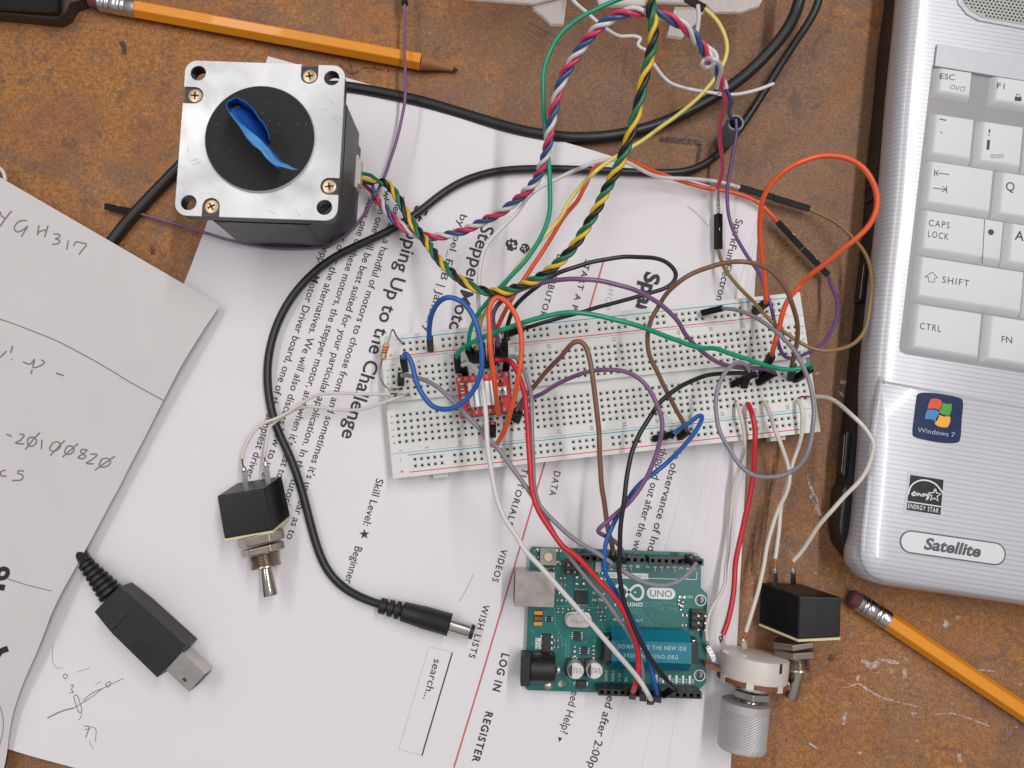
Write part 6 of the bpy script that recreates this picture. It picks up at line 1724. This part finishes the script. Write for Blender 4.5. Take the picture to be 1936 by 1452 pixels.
# stickers and plate on the palm rest
W7 = (1436, 720, 3.63)
k7 = lambda *p: zm(*W7, *p)
def lpoly(mb, pts, z, mi, n_=0):
    p = [ll(x, y, PZ) for x, y in pts]
    if n_: p = spline([V((c.x, c.y, 0)) for c in p] + [V((p[0].x, p[0].y, 0))], n_)[:-1]
    a = sum(p[i].x * p[(i + 1) % len(p)].y - p[(i + 1) % len(p)].x * p[i].y for i in range(len(p)))
    if a < 0: p = p[::-1]
    mb.add([(c.x, c.y, z) for c in p], [tuple(range(len(p)))], mi)
mb = MB()
def raised(mb, pts, th, n_):
    p = [ll(x, y, PZ) for x, y in pts]; p = spline([V((c.x, c.y, 0)) for c in p] + [V((p[0].x, p[0].y, 0))], n_)[:-1]
    mb.prism([(c.x, c.y) for c in p], PZ + 0.01, PZ + th)
raised(mb, k7((1078, 100), (1092, 86), (1170, 82), (1290, 98), (1380, 122), (1393, 138), (1385, 270), (1372, 410), (1355, 424), (1260, 425), (1150, 408), (1062, 384), (1050, 370), (1060, 240)), 0.25, 3)
SZ = PZ + 0.3
lpoly(mb, k7((1172, 126), (1205, 122), (1246, 138), (1236, 200), (1196, 188), (1150, 190)), SZ, 1, 2)
lpoly(mb, k7((1256, 150), (1290, 160), (1316, 158), (1300, 240), (1262, 232), (1228, 214)), SZ, 2, 2)
lpoly(mb, k7((1146, 200), (1190, 198), (1228, 214), (1212, 278), (1170, 262), (1132, 262)), SZ, 3, 2)
lpoly(mb, k7((1224, 232), (1262, 246), (1306, 246), (1290, 316), (1246, 318), (1200, 296)), SZ, 4, 2)
put_text(mb, 'Windows 7', ll(*k7((1080, 350))[0], PZ), ll(*k7((1335, 388))[0], PZ), 9 / pxmm(PZ), lambda x, y: SZ, 5)
mb.build('sticker', [mat('sticker_navy', (22, 42, 84), 0.25, var=0.1), mat('flag_red', (228, 88, 52), 0.3), mat('flag_green', (84, 160, 62), 0.3), mat('flag_blue', (62, 138, 200), 0.3), mat('flag_yellow', (246, 178, 50), 0.3), mat('sticker_grey', (170, 186, 205), 0.4)], LT)['label'] = 'navy sticker with a four-colour flag'
mb = MB()
lpoly(mb, k7((1018, 622), (1275, 655), (1250, 940), (985, 905)), PZ + 0.06, 2)
raised(mb, k7((1035, 645), (1262, 680), (1240, 920), (1008, 885)), 0.15, 1)
mb.v = mb.v
def es(pts, w, sm=True):
    mb.stroke([ll(x, y, PZ) for x, y in k7(*pts)], w, lambda x, y: PZ + 0.15, 1, lift_=0.05, smooth=sm)
es(((1016, 782), (1040, 720), (1090, 686), (1150, 684), (1205, 708), (1240, 748), (1256, 770)), 0.5)
es(((1012, 828), (1244, 864)), 0.4, False)
star_c = (1200, 785)
sp = []
for i in range(11):
    r_ = 46 if i % 2 == 0 else 19
    a = radians(-84 + 36 * i); sp.append((star_c[0] + r_ * cos(a), star_c[1] + r_ * sin(a) * 1.02))
es(sp, 0.4, False)
es(((1040, 778), (1062, 760), (1068, 770), (1045, 782), (1060, 788), (1078, 776), (1082, 766), (1086, 788), (1096, 772), (1106, 790), (1116, 784), (1122, 774), (1130, 780), (1120, 794), (1136, 784), (1142, 774), (1146, 792), (1158, 776), (1160, 800), (1142, 818), (1150, 800), (1176, 776)), 0.35)
put_text(mb, 'ENERGY STAR', ll(*k7((1016, 872))[0], PZ), ll(*k7((1226, 906))[0], PZ), 8.5 / pxmm(PZ), lambda x, y: PZ + 0.15, 1, 0.01, lift_=0.05)
mb.build('sticker', [mat('sticker_black', (30, 30, 32), 0.3), M_WHITEINK, mat('sticker_clear', (206, 205, 210), 0.25)], LT)['label'] = 'black and white square efficiency sticker'
mb = MB()
pc = [ll(x, y, PZ) for x, y in k7((1048, 1030), (1612, 1110), (1608, 1262), (1030, 1180))]
c0 = (pc[0] + pc[3]) / 2; c1 = (pc[1] + pc[2]) / 2
d_ = (c1 - c0); d_.z = 0; d_.normalize(); nn_ = V((-d_.y, d_.x, 0)); rr = (pc[0] - pc[3]).length / 2 * 0.98
cap_ = [c0 + nn_ * (rr * cos(a)) - d_ * (rr * sin(a)) for a in [pi * k / 12 for k in range(13)]] + [c1 - nn_ * (rr * cos(a)) + d_ * (rr * sin(a)) for a in [pi * k / 12 for k in range(13)]]
mb.prism([(p.x, p.y) for p in cap_], PZ + 0.01, PZ + 0.25)
loop = cap_ + [cap_[0]]
mb.stroke(loop, 0.45, lambda x, y: PZ + 0.25, 1, lift_=0.04, smooth=False)
put_text(mb, 'Satellite', ll(*k7((1122, 1152))[0], PZ), ll(*k7((1508, 1208))[0], PZ), 21 / pxmm(PZ), lambda x, y: PZ + 0.25, 1, 0.035, 0.22, lift_=0.05)
mb.build('name_plate', [mat('plate_silver', (222, 222, 224), 0.35, 0.1, var=0.02), mat('plate_print', (84, 92, 96), 0.4, 0.3)], LT)
